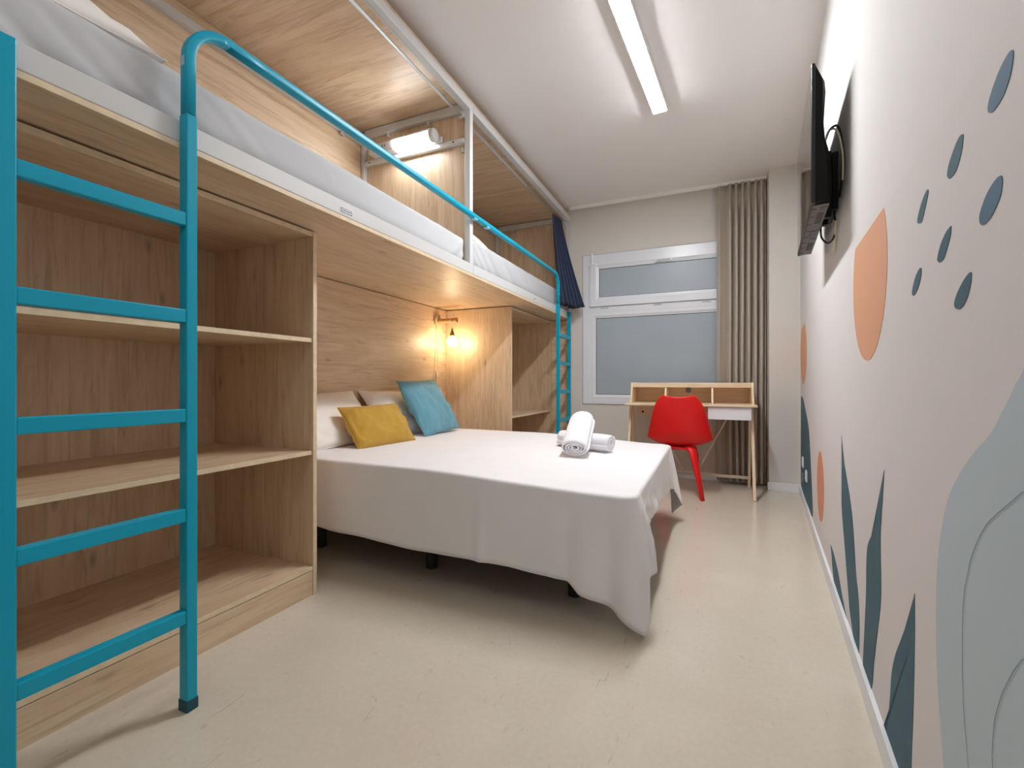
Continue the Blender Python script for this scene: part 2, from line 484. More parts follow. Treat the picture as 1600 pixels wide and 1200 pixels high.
LEAF = [
  [(3.079, 0.824), (2.863, 0.811), (2.620, 0.735), (2.405, 0.662), (2.299, 0.599), (2.212, 0.479), (2.129, 0.344), (2.060, 0.213), (2.038, 0.087), (2.338, 0.075), (3.060, 0.074)],
  [(0.793, 0.730), (0.759, 0.659), (0.680, 0.599), (0.600, 0.539), (0.539, 0.474), (0.507, 0.412), (0.482, 0.344), (0.466, 0.296), (0.431, 0.258), (0.411, 0.214), (0.402, 0.157), (0.408, 0.103), (0.417, 0.031), (0.491, 0.056), (0.555, 0.096), (0.600, 0.133), (0.624, 0.180), (0.654, 0.227), (0.672, 0.250), (0.699, 0.300), (0.739, 0.361), (0.780, 0.431), (0.793, 0.503), (0.776, 0.588), (0.788, 0.668)],
  [(0.058, 0.717), (0.067, 0.674), (0.085, 0.620), (0.095, 0.577), (0.100, 0.529), (0.097, 0.476), (0.093, 0.435), (0.093, 0.394), (0.102, 0.348), (0.133, 0.275), (0.163, 0.217), (0.184, 0.162), (0.194, 0.111), (0.216, 0.063), (0.232, 0.033), (0.335, 0.026), (0.343, 0.066), (0.330, 0.137), (0.305, 0.236), (0.293, 0.313), (0.290, 0.362), (0.290, 0.386), (0.281, 0.437), (0.257, 0.472), (0.205, 0.511), (0.169, 0.548), (0.137, 0.600), (0.104, 0.654)],
  [(1.136, 0.193), (1.041, 0.189), (0.939, 0.168), (0.868, 0.147), (0.780, 0.104), (0.719, 0.081), (0.654, 0.044), (0.891, 0.039), (0.999, 0.057), (1.041, 0.083), (1.068, 0.108), (1.096, 0.156)],
  [(-0.211, 0.513), (-0.212, 0.452), (-0.210, 0.386), (-0.205, 0.319), (-0.199, 0.250), (-0.191, 0.193), (-0.186, 0.142), (-0.174, 0.090), (-0.097, 0.030), (-0.000, 0.024), (0.062, 0.021), (0.033, 0.072), (0.008, 0.124), (-0.005, 0.178), (-0.016, 0.231), (-0.032, 0.270), (-0.062, 0.316), (-0.110, 0.373), (-0.162, 0.436), (-0.191, 0.475)],
]
ELL = [
  [(1.608, 0.559), (1.512, 0.538), (1.451, 0.488), (1.414, 0.404), (1.400, 0.341), (1.429, 0.252), (1.504, 0.188), (1.583, 0.187), (1.668, 0.227), (1.739, 0.284), (1.748, 0.356), (1.720, 0.453), (1.668, 0.524)],
]
BLOB = [
  [(-0.651, 0.950), (-0.636, 0.938), (-0.615, 0.916), (-0.598, 0.901), (-0.579, 0.882), (-0.560, 0.866), (-0.518, 0.843), (-0.476, 0.814), (-0.437, 0.782), (-0.408, 0.753), (-0.386, 0.719), (-0.366, 0.675), (-0.354, 0.635), (-0.347, 0.599), (-0.345, 0.570), (-0.343, 0.513), (-0.345, 0.458), (-0.352, 0.411), (-0.362, 0.364), (-0.372, 0.329), (-0.382, 0.288)],
]
LINE = [
  [(-0.651, 0.809), (-0.623, 0.791), (-0.589, 0.770), (-0.560, 0.750), (-0.534, 0.725), (-0.512, 0.697), (-0.497, 0.674), (-0.489, 0.652), (-0.479, 0.632), (-0.471, 0.597), (-0.469, 0.547), (-0.469, 0.498), (-0.473, 0.452), (-0.479, 0.420), (-0.487, 0.394), (-0.492, 0.369)],
  [(-0.651, 0.612), (-0.632, 0.589), (-0.615, 0.564), (-0.602, 0.544), (-0.589, 0.517), (-0.579, 0.492), (-0.575, 0.468), (-0.573, 0.446), (-0.575, 0.430)],
]

for i, d in enumerate(DROP):
    wall_patch('mural_raindrop', smooth_poly(d, 4), M_SLATE if i in (0, 2) else M_TEAL, 2)
sc, sr = Vector((0.270, 1.252)), 0.246
arc = []
for k in range(97):
    t = 2 * math.pi * k / 96
    arc.append((sc.x + sr * math.cos(t), min(sc.y + sr * 1.01 * math.sin(t), MTOP)))
wall_patch('mural_sun', arc[:-1], M_PEACH, 2, label='peach sun cut off flat at the top of the mural')
arc = [(2.83 + 0.33 * math.cos(2 * math.pi * k / 64), min(1.17 + 0.245 * math.sin(2 * math.pi * k / 64), MTOP)) for k in range(64)]
arc = [(min(s, 3.15), z) for s, z in arc]
wall_patch('mural_sun', arc, M_PEACH, 2, label='peach sun in the far corner of the mural')
for i, d in enumerate(LEAF):
    wall_patch('mural_leaf', clip_poly(smooth_poly(d, 4, sharp=(0,)), 0.068, MTOP), M_TEAL, 2)
wall_patch('mural_spot', [(1.574 + 0.172 * math.cos(2 * math.pi * k / 48), 0.373 + 0.19 * math.sin(2 * math.pi * k / 48)) for k in range(48)], M_CORAL, 2, label='terracotta oval low on the mural')
blob = BLOB[0]
blob = [(-1.45, 0.068), (-1.45, 0.93), (-1.25, 1.03), (-1.0, 1.08), (-0.80, 1.05), (-0.70, 1.0)] + blob + [(-0.40, 0.23), (-0.43, 0.14), (-0.46, 0.068)]
wall_patch('mural_hill', clip_poly(smooth_poly(blob, 4, sharp=(0, 1, len(blob) - 1)), 0.068, MTOP), M_GREY, 2, label='large grey blue rounded shape on the mural')
def wall_line(name, pts, w, mat, layer):
    P = [Vector(p) for p in pts]
    Lf, Rt = [], []
    for i, p in enumerate(P):
        d = (P[min(i + 1, len(P) - 1)] - P[max(i - 1, 0)]).normalized()
        n = Vector((-d.y, d.x)) * w / 2
        Lf.append((p.x + n.x, p.y + n.y)); Rt.append((p.x - n.x, p.y - n.y))
    bm = bmesh.new()
    A = [bm.verts.new(on_wall(s_, z_, 0.0009 * layer)) for s_, z_ in Lf]; B = [bm.verts.new(on_wall(s_, z_, 0.0009 * layer)) for s_, z_ in Rt]
    for i in range(len(A) - 1): bm.faces.new((A[i], A[i + 1], B[i + 1], B[i]))
    o = obj(name, bm, mat, wr)
    solid(o, 0.0004, 0)
wall_line('mural_line', [(-0.92, 0.90), (-0.78, 0.87)] + LINE[0] + [(-0.515, 0.28), (-0.54, 0.17), (-0.56, 0.07)], 0.0008, M_LINE, 3)
wall_line('mural_line', [(-0.90, 0.74), (-0.76, 0.70)] + LINE[1] + [(-0.59, 0.35), (-0.62, 0.22), (-0.66, 0.07)], 0.0008, M_LINE, 3)

# --- window: white plastic frame, tilting top sash, frosted panes
w1 = empty('window_1', ((WX0 + WX1) / 2, YB, WZ0), 'white plastic window with a tilting top sash and frosted grey panes', kind='structure')
fy0, fy1 = YB - 0.012, YB + 0.06
TZ0, TZ1 = 1.668, 1.738       # transom
obj('frame_jamb', bx(WX0, WX0 + 0.082, fy0, fy1, WZ0, WZ1, 0.004), WHITE_PVC, w1)
obj('frame_jamb', bx(WX1 - 0.082, WX1, fy0, fy1, WZ0, WZ1, 0.004), WHITE_PVC, w1)
obj('frame_head', bx(WX0 + 0.082, WX1 - 0.082, fy0, fy1, 2.218, WZ1, 0.004), WHITE_PVC, w1)
obj('frame_sill', bx(WX0 + 0.082, WX1 - 0.082, fy0, fy1, WZ0, WZ0 + 0.045, 0.004), WHITE_PVC, w1)
tr = obj('transom', bx(WX0 + 0.082, WX1 - 0.082, fy0, fy1, TZ0, TZ1, 0.004), WHITE_PVC, w1)
for x in (-1.03, -0.50, -0.05):
    obj('drain_cap', bx(x - 0.04, x + 0.04, fy0 - 0.004, fy0, 1.706, 1.718, 0.001), plain('grey_cap', srgb(176, 180, 184), 0.4), tr)
def sash(name, x0, x1, z0, z1, w, y0, y1, px=0.012):
    s = obj(name, None or bmesh.new(), WHITE_PVC, w1)
    bm = bmesh.new()
    # one welded mitred ring with an inner glazing bead
    rings = []
    for (d, y) in ((0, y1), (0, y0), (w * 0.62, y0), (w * 0.72, y0 + 0.006), (w, y0 + 0.012), (w, y1)):
        rings.append([bm.verts.new(p) for p in ((x0 + d, y, z0 + d), (x1 - d, y, z0 + d), (x1 - d, y, z1 - d), (x0 + d, y, z1 - d))])
    for i in range(len(rings)):
        A, B = rings[i], rings[(i + 1) % len(rings)]
        for k in range(4): bm.faces.new((A[k], A[(k + 1) % 4], B[(k + 1) % 4], B[k]))
    bmesh.ops.recalc_face_normals(bm, faces=bm.faces)
    bm.transform(Matrix.Translation(-w1.location))
    bm.to_mesh(s.data); bm.free()
    obj('seal', bx(x0 + w - 0.001, x1 - w + 0.001, y0 + 0.024, y0 + 0.027, z0 + w - 0.001, z1 - w + 0.001, 0), BLACK, s)
    obj('pane', bx(x0 + w + 0.005, x1 - w - 0.005, y0 + 0.021, y0 + 0.029, z0 + w + 0.005, z1 - w - 0.005, 0), PANE, s)
    return s
s1 = sash('top_sash', WX0 + 0.080, WX1 - 0.080, TZ1 - 0.006, 2.222, 0.096, fy0 - 0.018, fy1 - 0.01)
s2 = sash('fixed_sash', WX0 + 0.078, WX1 - 0.078, WZ0 + 0.04, TZ0 + 0.004, 0.06, fy0 + 0.002, fy1 - 0.004)
def gap_shade(x0, x1, z0, z1, y, w=0.004, parent=w1):  # thin grey ring painting the shadow line in a window gap
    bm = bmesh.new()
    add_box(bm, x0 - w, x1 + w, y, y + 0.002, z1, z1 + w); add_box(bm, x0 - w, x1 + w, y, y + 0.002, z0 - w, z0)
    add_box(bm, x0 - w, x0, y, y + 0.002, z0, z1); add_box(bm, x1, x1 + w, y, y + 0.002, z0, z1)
    obj('gap_shade', bm, plain('grey_gap_shade', srgb(120, 124, 130), 0.7), parent)
gap_shade(WX0 + 0.080, WX1 - 0.080, TZ1 - 0.006, 2.222, fy0 - 0.002, parent=s1)
gap_shade(WX0 + 0.002, WX1 - 0.002, WZ0 + 0.002, WZ1 - 0.002, YB - 0.003, 0.006)
hb = obj('latch_plate', bx(-0.52, -0.36, fy0 - 0.030, fy0 - 0.018, 2.135, 2.165, 0.003), WHITE_PVC, s1)
obj('latch_slot', bx(-0.505, -0.375, fy0 - 0.036, fy0 - 0.030, 2.143, 2.156, 0.002), plain('grey_cap', srgb(176, 180, 184), 0.4), s1)
obj('hinge', bx(-1.20, -1.12, fy0 - 0.030, fy0 - 0.016, 2.165, 2.182, 0.003), WHITE_PVC, s1)
obj('hinge_arm', bx(-1.165, -1.150, fy0 - 0.030, fy0 - 0.016, 2.18, 2.29, 0.003), WHITE_PVC, s1)

# ------------------------------------------------------------------ ceiling batten and added fill light
def batten(name, c0, c1, strength, label):
    c0, c1 = Vector(c0), Vector(c1)
    d = (c1 - c0).normalized(); n = Vector((-d.y, d.x, 0))
    t = empty(name, ((c0 + c1) / 2)[:2] + (H,), label, 'ceiling light')
    def strip(w, z0, z1, e):
        p = [c0 - d * e + n * w, c0 - d * e - n * w, c1 + d * e - n * w, c1 + d * e + n * w]
        return prism_xy([(q.x, q.y) for q in p], z0, z1)
    hs = obj('housing', strip(0.040, H - 0.020, H, 0.0), WHITE_METAL, t)
    for sg in (-1, 1):
        p = [c0 + n * sg * 0.046, c1 + n * sg * 0.046, c1 + n * sg * 0.040, c0 + n * sg * 0.040]
        obj('side_rim', prism_xy([(q.x, q.y) for q in p], H - 0.0515, H), WHITE_METAL, hs)
    bm = strip(0.040, H - 0.056, H - 0.020, -0.005)
    obj('diffuser', bm, emitter('batten_glow_' + name, (0.94, 0.965, 1.0, 1), strength), t)
    for a, b in ((c0, c0 + d * 0.005), (c1 - d * 0.005, c1)):
        p = [a + n * 0.046, a - n * 0.046, b - n * 0.046, b + n * 0.046]
        obj('end_cap', prism_xy([(q.x, q.y) for q in p], H - 0.054, H), WHITE_METAL, t)
    return t
batten('ceiling_batten', (-0.418, 2.02, H), (-0.319, 3.195, H), STRIP_STRENGTH, 'glowing white strip light on the ceiling, seen above the bed')
if FILL_STRENGTH > 0:  # second batten is added only to fill the near shadows
    batten('ceiling_batten', (-0.68, -0.75, H), (-0.58, 0.45, H), FILL_STRENGTH, 'added strip-shaped fill light on the ceiling behind the viewpoint')

# ------------------------------------------------------------------ built-in furniture along the left side
XF = -1.40      # front of the bunks
XC = -1.62      # front of the cabinets
XBK = -2.28     # face of the back boards
DECK0, DECK1 = 1.612, 1.630

def cabinet(name, y0, y1, shelves, label):
    t = empty(name, ((XC + XBK) / 2, (y0 + y1) / 2, 0), label, 'cabinet', 'open cabinets under the bunks')
    top = 1.604
    for ya, yb in ((y0, y0 + 0.02), (y1 - 0.02, y1)):
        p = obj('side_panel', bx(XBK, XC + 0.004, ya, yb, 0.0, top, 0.001), WZ, t)
        obj('edge_band', bx(XC + 0.004, XC + 0.006, ya, yb, 0.0, top, 0.0005), EDGE, p)
    obj('back_panel', bx(XBK - 0.012, XBK, y0, y1, 0.0, top, 0.0), WZ, t)
    p = obj('top_panel', bx(XBK, XC, y0 + 0.02, y1 - 0.02, top - 0.02, top, 0.001), WY, t)
    obj('edge_band', bx(XC, XC + 0.002, y0 + 0.02, y1 - 0.02, top - 0.02, top, 0.0005), EDGE, p)
    p = obj('bottom_panel', bx(XBK, XC, y0 + 0.02, y1 - 0.02, 0.109, 0.127, 0.001), WY, t)
    obj('edge_band', bx(XC, XC + 0.002, y0 + 0.02, y1 - 0.02, 0.109, 0.127, 0.0005), EDGE, p)
    obj('plinth', bx(XC - 0.02, XC + 0.002, y0 + 0.02, y1 - 0.02, 0.0, 0.106, 0.001), WY, t)
    for z in shelves:
        p = obj('shelf', bx(XBK, XC - 0.004, y0 + 0.021, y1 - 0.021, z - 0.018, z, 0.001), WY, t)
        obj('edge_band', bx(XC - 0.004, XC - 0.002, y0 + 0.021, y1 - 0.021, z - 0.018, z, 0.0005), EDGE, p)
    return t
cabinet('open_cabinet', 0.36, 1.51, (1.134, 0.637), 'wide open oak cabinet with two shelves behind the near teal ladder')
cabinet('open_cabinet', 3.655, 4.735, (0.637,), 'open oak cabinet with one shelf behind the far teal ladder by the window')
obj('support_board', bx(XC + 0.008, XF - 0.012, 4.735, 4.757, 0.0, 1.606, 0.001), WX, label='narrow oak board on the window wall beside the far ladder', cat='board')
obj('alcove_board', bx(XBK - 0.012, XBK, 1.512, 3.653, 0.0, 1.606, 0.0), WY, label='wide oak back board of the sleeping alcove behind the bed pillows', cat='board')

def bunk(name, y0, y1, label, first):
    t = empty(name, ((XF + XBK) / 2, (y0 + y1) / 2, DECK0), label, 'bunk bed', 'upper bunks')
    d = obj('deck', bx(XBK - 0.012, XF - 0.002, y0, y1, DECK0, DECK1, 0.001), WY, t)
    obj('edge_band', bx(XF - 0.002, XF, y0, y1, DECK0, DECK1 - 0.002, 0.0005), EDGE, d)
    r = obj('front_rail', bx(XF - 0.03, XF, y0, y1, DECK1, 1.692, 0.003), WHITE_METAL, t)
    for f in (() if first else (0.5,)):
        yy = y0 + (y1 - y0) * f
        bm = lathe([(0.006, 0), (0.006, 0.002), (0.004, 0.003)], 12, (XF, yy, 1.655), (1, 0, 0))
        obj('bolt', bm, GREY_PLASTIC, r)
    obj('back_board', bx(XBK - 0.012, XBK, y0, y1, DECK1, 2.715, 0.0), WY, t)
    obj('canopy_board', bx(XBK - 0.012, XF - 0.004, y0, y1, 2.717, 2.735, 0.001), WX, t)
    # frame of white square tube
    obj('top_beam', bx(XF - 0.035, XF, y0, y1, 2.665, 2.715, 0.003), WHITE_METAL, t)
    obj('beam_lip', bx(XF - 0.047, XF - 0.035, y0, y1, 2.665, 2.672, 0.001), WHITE_METAL, t)
    obj('back_beam', bx(XBK, XBK + 0.035, y0, y1, 2.61, 2.648, 0.003), WHITE_METAL, t)
    # end board and cross frame at the far end
    obj('end_board', bx(XBK, XF - 0.042, y1 - 0.018, y1, DECK1, 2.715, 0.001), WZ, t)
    obj('cross_beam', bx(XBK + 0.035, XF - 0.04, y1 - 0.05, y1 - 0.02, 2.662, 2.712, 0.003), WHITE_METAL, t)
    obj('front_post', bx(XF - 0.042, XF - 0.002, y1 - 0.042, y1 - 0.002, 1.692, 2.70, 0.003), WHITE_METAL, t)
    obj('back_post', bx(XBK + 0.004, XBK + 0.034, y1 - 0.05, y1 - 0.02, DECK1, 2.655, 0.003), WHITE_METAL, t)
    if first:
        cb = obj('cross_bar', bx(XBK + 0.035, XF - 0.042, y1 - 0.05, y1 - 0.02, 2.462, 2.492, 0.003), WHITE_METAL, t)
        for x in (-2.20, -1.52):
            obj('bolt', lathe([(0.006, 0), (0.006, 0.003)], 10, (x, y1 - 0.05, 2.477), (0, -1, 0)), GREY_PLASTIC, cb)
    # curtain rod with end brackets
    rod = obj('curtain_rod', tube([(XF - 0.068, y0 + 0.05, 2.636), (XF - 0.068, y1 - 0.045, 2.636)], 0.0095, 12), WHITE_METAL, t, smooth=True)
    obj('rod_bracket', bx(XF - 0.084, XF - 0.040, y1 - 0.052, y1 - 0.042, 2.62, 2.665, 0.002), WHITE_METAL, rod)
    # small white hooks below the beams
    hooks = [(XBK + 0.02, y0 + 0.55, 2.575), (XBK + 0.02, y1 - 0.25, 2.575), (-2.05, y1 - 0.035, 2.625), (-1.72, y1 - 0.035, 2.625), (XF - 0.06, y1 - 0.035, 2.40)]
    for x, y, z in hooks[:5]:
        bm = bx(x - 0.006, x + 0.006, y - 0.008, y + 0.008, z + 0.006, z + 0.037, 0.002)
        add_box(bm, x - 0.006, x + 0.014, y - 0.008, y + 0.008, z + 0.006, z + 0.011)
        obj('hook', bm, WHITE_METAL, t)
    return t
b1 = bunk('upper_bunk', 0.34, 2.572, 'upper oak and white metal bunk nearest, over the near cabinet', True)
b2 = bunk('upper_bunk', 2.574, 4.755, 'upper oak and white metal bunk farther back beside the window', False)

# number plate on the rail of the nearer bunk
pl = obj('number_plate', bx(XF, XF + 0.002, 1.430, 1.500, 1.640, 1.664, 0.0005), plain('plate_white', srgb(238, 238, 240), 0.4), label='small white plate with a dark border on the near bunk rail', cat='plate')
DARK_INK = plain('dark_ink', srgb(52, 52, 60), 0.6)
for (ya, yb, za, zb) in ((1.434, 1.437, 1.643, 1.661), (1.434, 1.496, 1.643, 1.6455), (1.434, 1.496, 1.6585, 1.661), (1.493, 1.496, 1.643, 1.661)):
    obj('border', bx(XF + 0.002, XF + 0.0026, ya, yb, za, zb, 0), DARK_INK, pl)
for k in range(6):
    y = 1.4425 + 0.008 * k
    obj('print', bx(XF + 0.002, XF + 0.0026, y, y + 0.0055, 1.6495, 1.6545, 0), DARK_INK, pl)

# ------------------------------------------------------------------ teal ladders and guard rail
XLD0, XLD1 = -1.398, -1.363
RUNGS = (1.402, 1.127, 0.845, 0.562, 0.272)
def ladder(name, ya, yb, tall_side, label):
    t = empty(name, ((XLD0 + XLD1) / 2, (ya + yb) / 2, 0), label, 'ladder', 'teal bunk ladders')
    for y, tall in ((ya, tall_side < 0), (yb, tall_side > 0)):
        s = obj('stile', bx(XLD0, XLD1, y - 0.015, y + 0.015, 0.012, 1.705 if tall else 1.676, 0.003), TEAL, t)
        obj('foot_cap', bx(XLD0 - 0.002, XLD1 + 0.002, y - 0.017, y + 0.017, 0.0, 0.034, 0.003), plain('teal_foot_cap', srgb(0, 72, 86), 0.5), s)
        obj('bracket', bx(XF + 0.0002, XLD0 , y - 0.012, y + 0.012, 1.640, 1.682, 0.0), TEAL, s)
    for z in RUNGS:
        obj('rung', bx(XLD0 + 0.004, XLD1 - 0.002, ya + 0.014, yb - 0.014, z - 0.019, z + 0.019, 0.003), TEAL, t)
    return t
ladder('bunk_ladder', 0.452, 0.826, 1, 'teal metal ladder in front of the near oak cabinet')
ladder('bunk_ladder', 4.262, 4.636, -1, 'teal metal ladder at the far end by the window')
gr = empty('guard_rail', (-1.381, 2.54, 1.70), 'long teal tube guard rail running along both upper bunks', 'guard rail')
pts = []
ya, yb, zt, rad = 0.826, 4.262, 1.988, 0.115
pts.append((-1.381, ya, 1.706)); pts.append((-1.381, ya, zt - rad))
for k in range(1, 10):
    a = math.radians(180 - 10 * k); pts.append((-1.381, ya + rad + rad * math.cos(a), zt - rad + rad * math.sin(a)))
n = 24
for k in range(n + 1): pts.append((-1.381, ya + rad + (yb - ya - 2 * rad) * k / n, zt))
for k in range(1, 10):
    a = math.radians(90 - 10 * k); pts.append((-1.381, yb - rad + rad * math.cos(a), zt - rad + rad * math.sin(a)))
pts.append((-1.381, yb, 1.706))
bm = bmesh.new(); add_sweep(bm, pts, (1, 0, 0), 0.033, 0.028, 0.006)
o = obj('rail_tube', bm, TEAL, gr, smooth=True)
m = o.modifiers.new('wn', 'WEIGHTED_NORMAL') if False else None
for y in (2.545, 2.72):
    obj('rail_clamp', bx(-1.399, -1.365, y - 0.02, y + 0.02, 1.968, 1.976, 0.001), plain('pale_teal_clamp', srgb(140, 196, 208), 0.4), gr)
obj('sticker', bx(XLD0 + 0.004, XLD1 - 0.012, ya - 0.0146, ya - 0.0136, 1.845, 1.872, 0), plain('pale_sticker', srgb(150, 186, 196), 0.5), gr)
obj('sticker', bx(-1.366, -1.3645, yb - 0.013, yb + 0.012, 1.79, 1.805, 0), plain('white_sticker', srgb(232, 236, 238), 0.5), gr)

# ------------------------------------------------------------------ soft things
def pillow(name, w, h, t, center, xa, ya_, mat, label, cat, group=None, seed=0.0, crumple=0.010, pinch=0.07, dent=0.0, under=1.0, nu=34, nv=26):
    """stuffed pillow: two bulged sheets meeting at a seam; xa and ya_ span it"""
    xa = Vector(xa).normalized(); ya_ = Vector(ya_); ya_ = (ya_ - xa * ya_.dot(xa)).normalized()
    za = xa.cross(ya_).normalized()
    C = Vector(center)
    bm = bmesh.new()
    def pt(u, v, sgn):
        e = max(0.0, (1 - abs(u) ** 2.6)) * max(0.0, (1 - abs(v) ** 2.6))
        th = t / 2 * e ** 0.55 * (1.0 if sgn > 0 else under)
        # edges curve in between the corners
        x = u * w / 2 * (1 - pinch * (1 - v * v) * abs(u) ** 4 * 0.6)
        y = v * h / 2 * (1 - pinch * (1 - u * u) * abs(v) ** 4 * 0.6)
        edge = min(1.0, 4 * e)
        wr_ = crumple * (nz(u * 2.2 + seed, v * 2.6, sgn) + 0.5 * nz(u * 6 + seed, v * 5, 3 + sgn)) * edge
        corner = crumple * 1.6 * nz(u * 9 + seed, v * 3 + seed, 7) * (abs(u) ** 3) * edge
        d = -dent * math.exp(-((u - 0.0) ** 2 * 3 + v * v * 3)) if sgn > 0 else 0
        return C + xa * (x + 0.4 * wr_) + ya_ * (y + 0.3 * wr_) + za * (sgn * th + wr_ + corner + d)
    F = [[None] * (nu + 1) for _ in range(nv + 1)]; B = [[None] * (nu + 1) for _ in range(nv + 1)]
    for j in range(nv + 1):
        for i in range(nu + 1):
            a = -1 + 2 * i / nu; c = -1 + 2 * j / nv
            u = math.copysign(1 - (1 - abs(a)) ** 1.25, a); v = math.copysign(1 - (1 - abs(c)) ** 1.25, c)
            F[j][i] = bm.verts.new(pt(u, v, 1))
            rim = i in (0, nu) or j in (0, nv)
            B[j][i] = F[j][i] if rim else bm.verts.new(pt(u, v, -1))
    for G in (F, B):
        for j in range(nv):
            for i in range(nu):
                bm.faces.new((G[j][i], G[j][i + 1], G[j + 1][i + 1], G[j + 1][i]))
    t_ = obj(name, bm, mat, smooth=True, label=label, cat=cat, group=group, loc=center)
    # piped seam round the rim
    ring = [F[0][i] for i in range(0)]
    bm2 = bmesh.new()
    per = []
    for i in range(nu): per.append((i, 0))
    for j in range(nv): per.append((nu, j))
    for i in range(nu, 0, -1): per.append((i, nv))
    for j in range(nv, 0, -1): per.append((0, j))
    P = []
    for (i, j) in per + [per[0]]:
        a = -1 + 2 * i / nu; c = -1 + 2 * j / nv
        u = math.copysign(1 - (1 - abs(a)) ** 1.25, a); v = math.copysign(1 - (1 - abs(c)) ** 1.25, c)
        P.append(pt(u, v, 1))
    add_tube(bm2, P, 0.0028, 6, cap=False)
    o2 = obj('seam', bm2, mat, t_, smooth=True)
    return t_

# upper mattresses in fitted sheets
def mattress(name, x0, x1, y0, y1, z0, z1, seed, label):
    def bm_make():
        bm = bmesh.new()
        add_box(bm, x0, x1, y0, y1, z0, z1)
        bmesh.ops.subdivide_edges(bm, edges=bm.edges, cuts=1, use_grid_fill=True)
        bmesh.ops.subdivide_edges(bm, edges=[e for e in bm.edges if abs(e.verts[0].co.y - e.verts[1].co.y) > 0.3], cuts=130, use_grid_fill=True)
        bmesh.ops.subdivide_edges(bm, edges=[e for e in bm.edges if abs(e.verts[0].co.z - e.verts[1].co.z) > 0.03], cuts=4, use_grid_fill=True)
        for v in bm.verts:
            c = v.co
            rz = (c.z - z0) / (z1 - z0)
            ex = min(c.y - y0, y1 - c.y)
            k = math.exp(-ex / 0.30)
            if c.x > x1 - 1e-4:
                # diagonal pulls towards the tucked corners, fading up the side
                g = nz(c.y * 16 + (c.z) * 22 * (1 if c.y < (y0 + y1) / 2 else -1), seed, 0.3)
                c.x += 0.006 * nz(c.y * 2.0, c.z * 5, seed) + (0.022 * k + 0.003 + 0.016 * max(0.0, nz(c.y * 1.3, seed, 4.4))) * g * (1 - 0.6 * rz)
                c.x -= 0.055 * max(0.0, 1 - rz / 0.42) ** 1.5
                if rz > 0.99: c.x -= 0.018
                if rz < 0.01: c.x -= 0.012
            if rz > 0.99: c.z += 0.008 * nz(c.x * 3, c.y * 2.2, seed) - 0.012 * math.exp(-ex / 0.05)
        return bm
    o = obj(name, bm_make(), plain('white_fitted_sheet', srgb(194, 195, 197), 0.8, var=0.015, vscale=8, bump=0.1, bscale=380), smooth=True, label=label, cat='mattress', group='bunk mattresses', loc=((x0 + x1) / 2, (y0 + y1) / 2, z0))
    s = o.modifiers.new('smooth', 'SUBSURF'); s.levels = 1; s.render_levels = 1
    return o
mattress('bunk_mattress', -2.272, -1.434, 0.36, 2.505, 1.634, 1.868, 1.7, 'white sheeted mattress on the near upper bunk')
mattress('bunk_mattress', -2.272, -1.434, 2.60, 4.69, 1.634, 1.895, 5.2, 'white sheeted mattress on the far upper bunk')
pillow('bunk_pillow', 0.62, 0.46, 0.26, (-1.80, 0.60, 1.891), (1, 0, 0.0), (0, 1, 0.03), PILLOWC, 'white pillow on the near upper bunk at the top left', 'pillow', 'bunk pillows', 2.0, 0.014, under=0.12)
pillow('bunk_pillow', 0.62, 0.42, 0.24, (-1.82, 2.86, 1.922), (1, 0, 0), (0, 1, -0.08), PILLOWC, 'white pillow on the far upper bunk behind the white post', 'pillow', 'bunk pillows', 6.0, 0.014, under=0.12)

# navy curtain gathered at the far end of the second bunk
def navy(u, v):
    fold = math.sin(u * math.pi * 11 + 0.5 * math.sin(v * 3)) * (0.014 + 0.030 * v)
    y = 4.345 + 0.22 * u + (0.03 + 0.05 * u) * v
    x = -1.468 + 0.02 * u + (0.072 + 0.135 * u) * v ** 1.25
    z = 2.628 - (2.628 - 1.712) * v + 0.012 * math.sin(u * 8) * v
    return Vector((x + fold * 0.9, y - fold * 0.45, z))
nc = obj('bunk_curtain', grid_surface(navy, 110, 30), NAVY, smooth=True, label='navy blue gathered curtain hanging at the far bunk by the window', cat='curtain', loc=(-1.40, 4.48, 1.71))
solid(nc, 0.003)
bm = bmesh.new()
add_tube(bm, [navy(i / 109, 1.0) for i in range(110)], 0.006, 6)
obj('hem', bm, plain('navy_hem', srgb(20, 26, 44), 0.8), nc, smooth=True)

# reading light on the cross bar of the near bunk
yb_ = 2.572 - 0.05
bl = empty('bunk_light', (-1.86, yb_, 2.48), 'glowing white tubular bunk light on the white cross bar', 'lamp')
obj('mount', bx(-2.14, -1.60, yb_ - 0.012, yb_, 2.49, 2.53, 0.003), WHITE_METAL, bl)
bm = lathe([(0.0, 0.0), (0.030, 0.0), (0.040, 0.012), (0.040, 0.278), (0.034, 0.285), (0.0, 0.285)], 24, (-1.945, yb_ - 0.042, 2.527), (1, 0, 0))
obj('diffuser', bm, emitter('bunk_glow', (0.95, 0.975, 1.0, 1), BUNK_STRENGTH), bl, smooth=True)
def lamp_shell(u, v):
    a = math.radians(-40 + 200 * v)        # from low at the back, over the top, to the front brow
    return Vector((-1.95 + 0.30 * u, yb_ - 0.042 + 0.0425 * math.cos(a), 2.527 + 0.0425 * math.sin(a)))
solid(obj('shell', grid_surface(lamp_shell, 2, 20), WHITE_METAL, bl, smooth=True), 0.003, 0)
obj('end_cap', lathe([(0.0, 0.0), (0.042, 0.0), (0.042, 0.026), (0.036, 0.034), (0.0, 0.034)], 24, (-1.658, yb_ - 0.042, 2.527), (1, 0, 0)), WHITE_METAL, bl)
sb = obj('socket_box', bx(-2.15, -1.945, yb_ - 0.070, yb_, 2.492, 2.555, 0.008, 3), WHITE_METAL, bl)
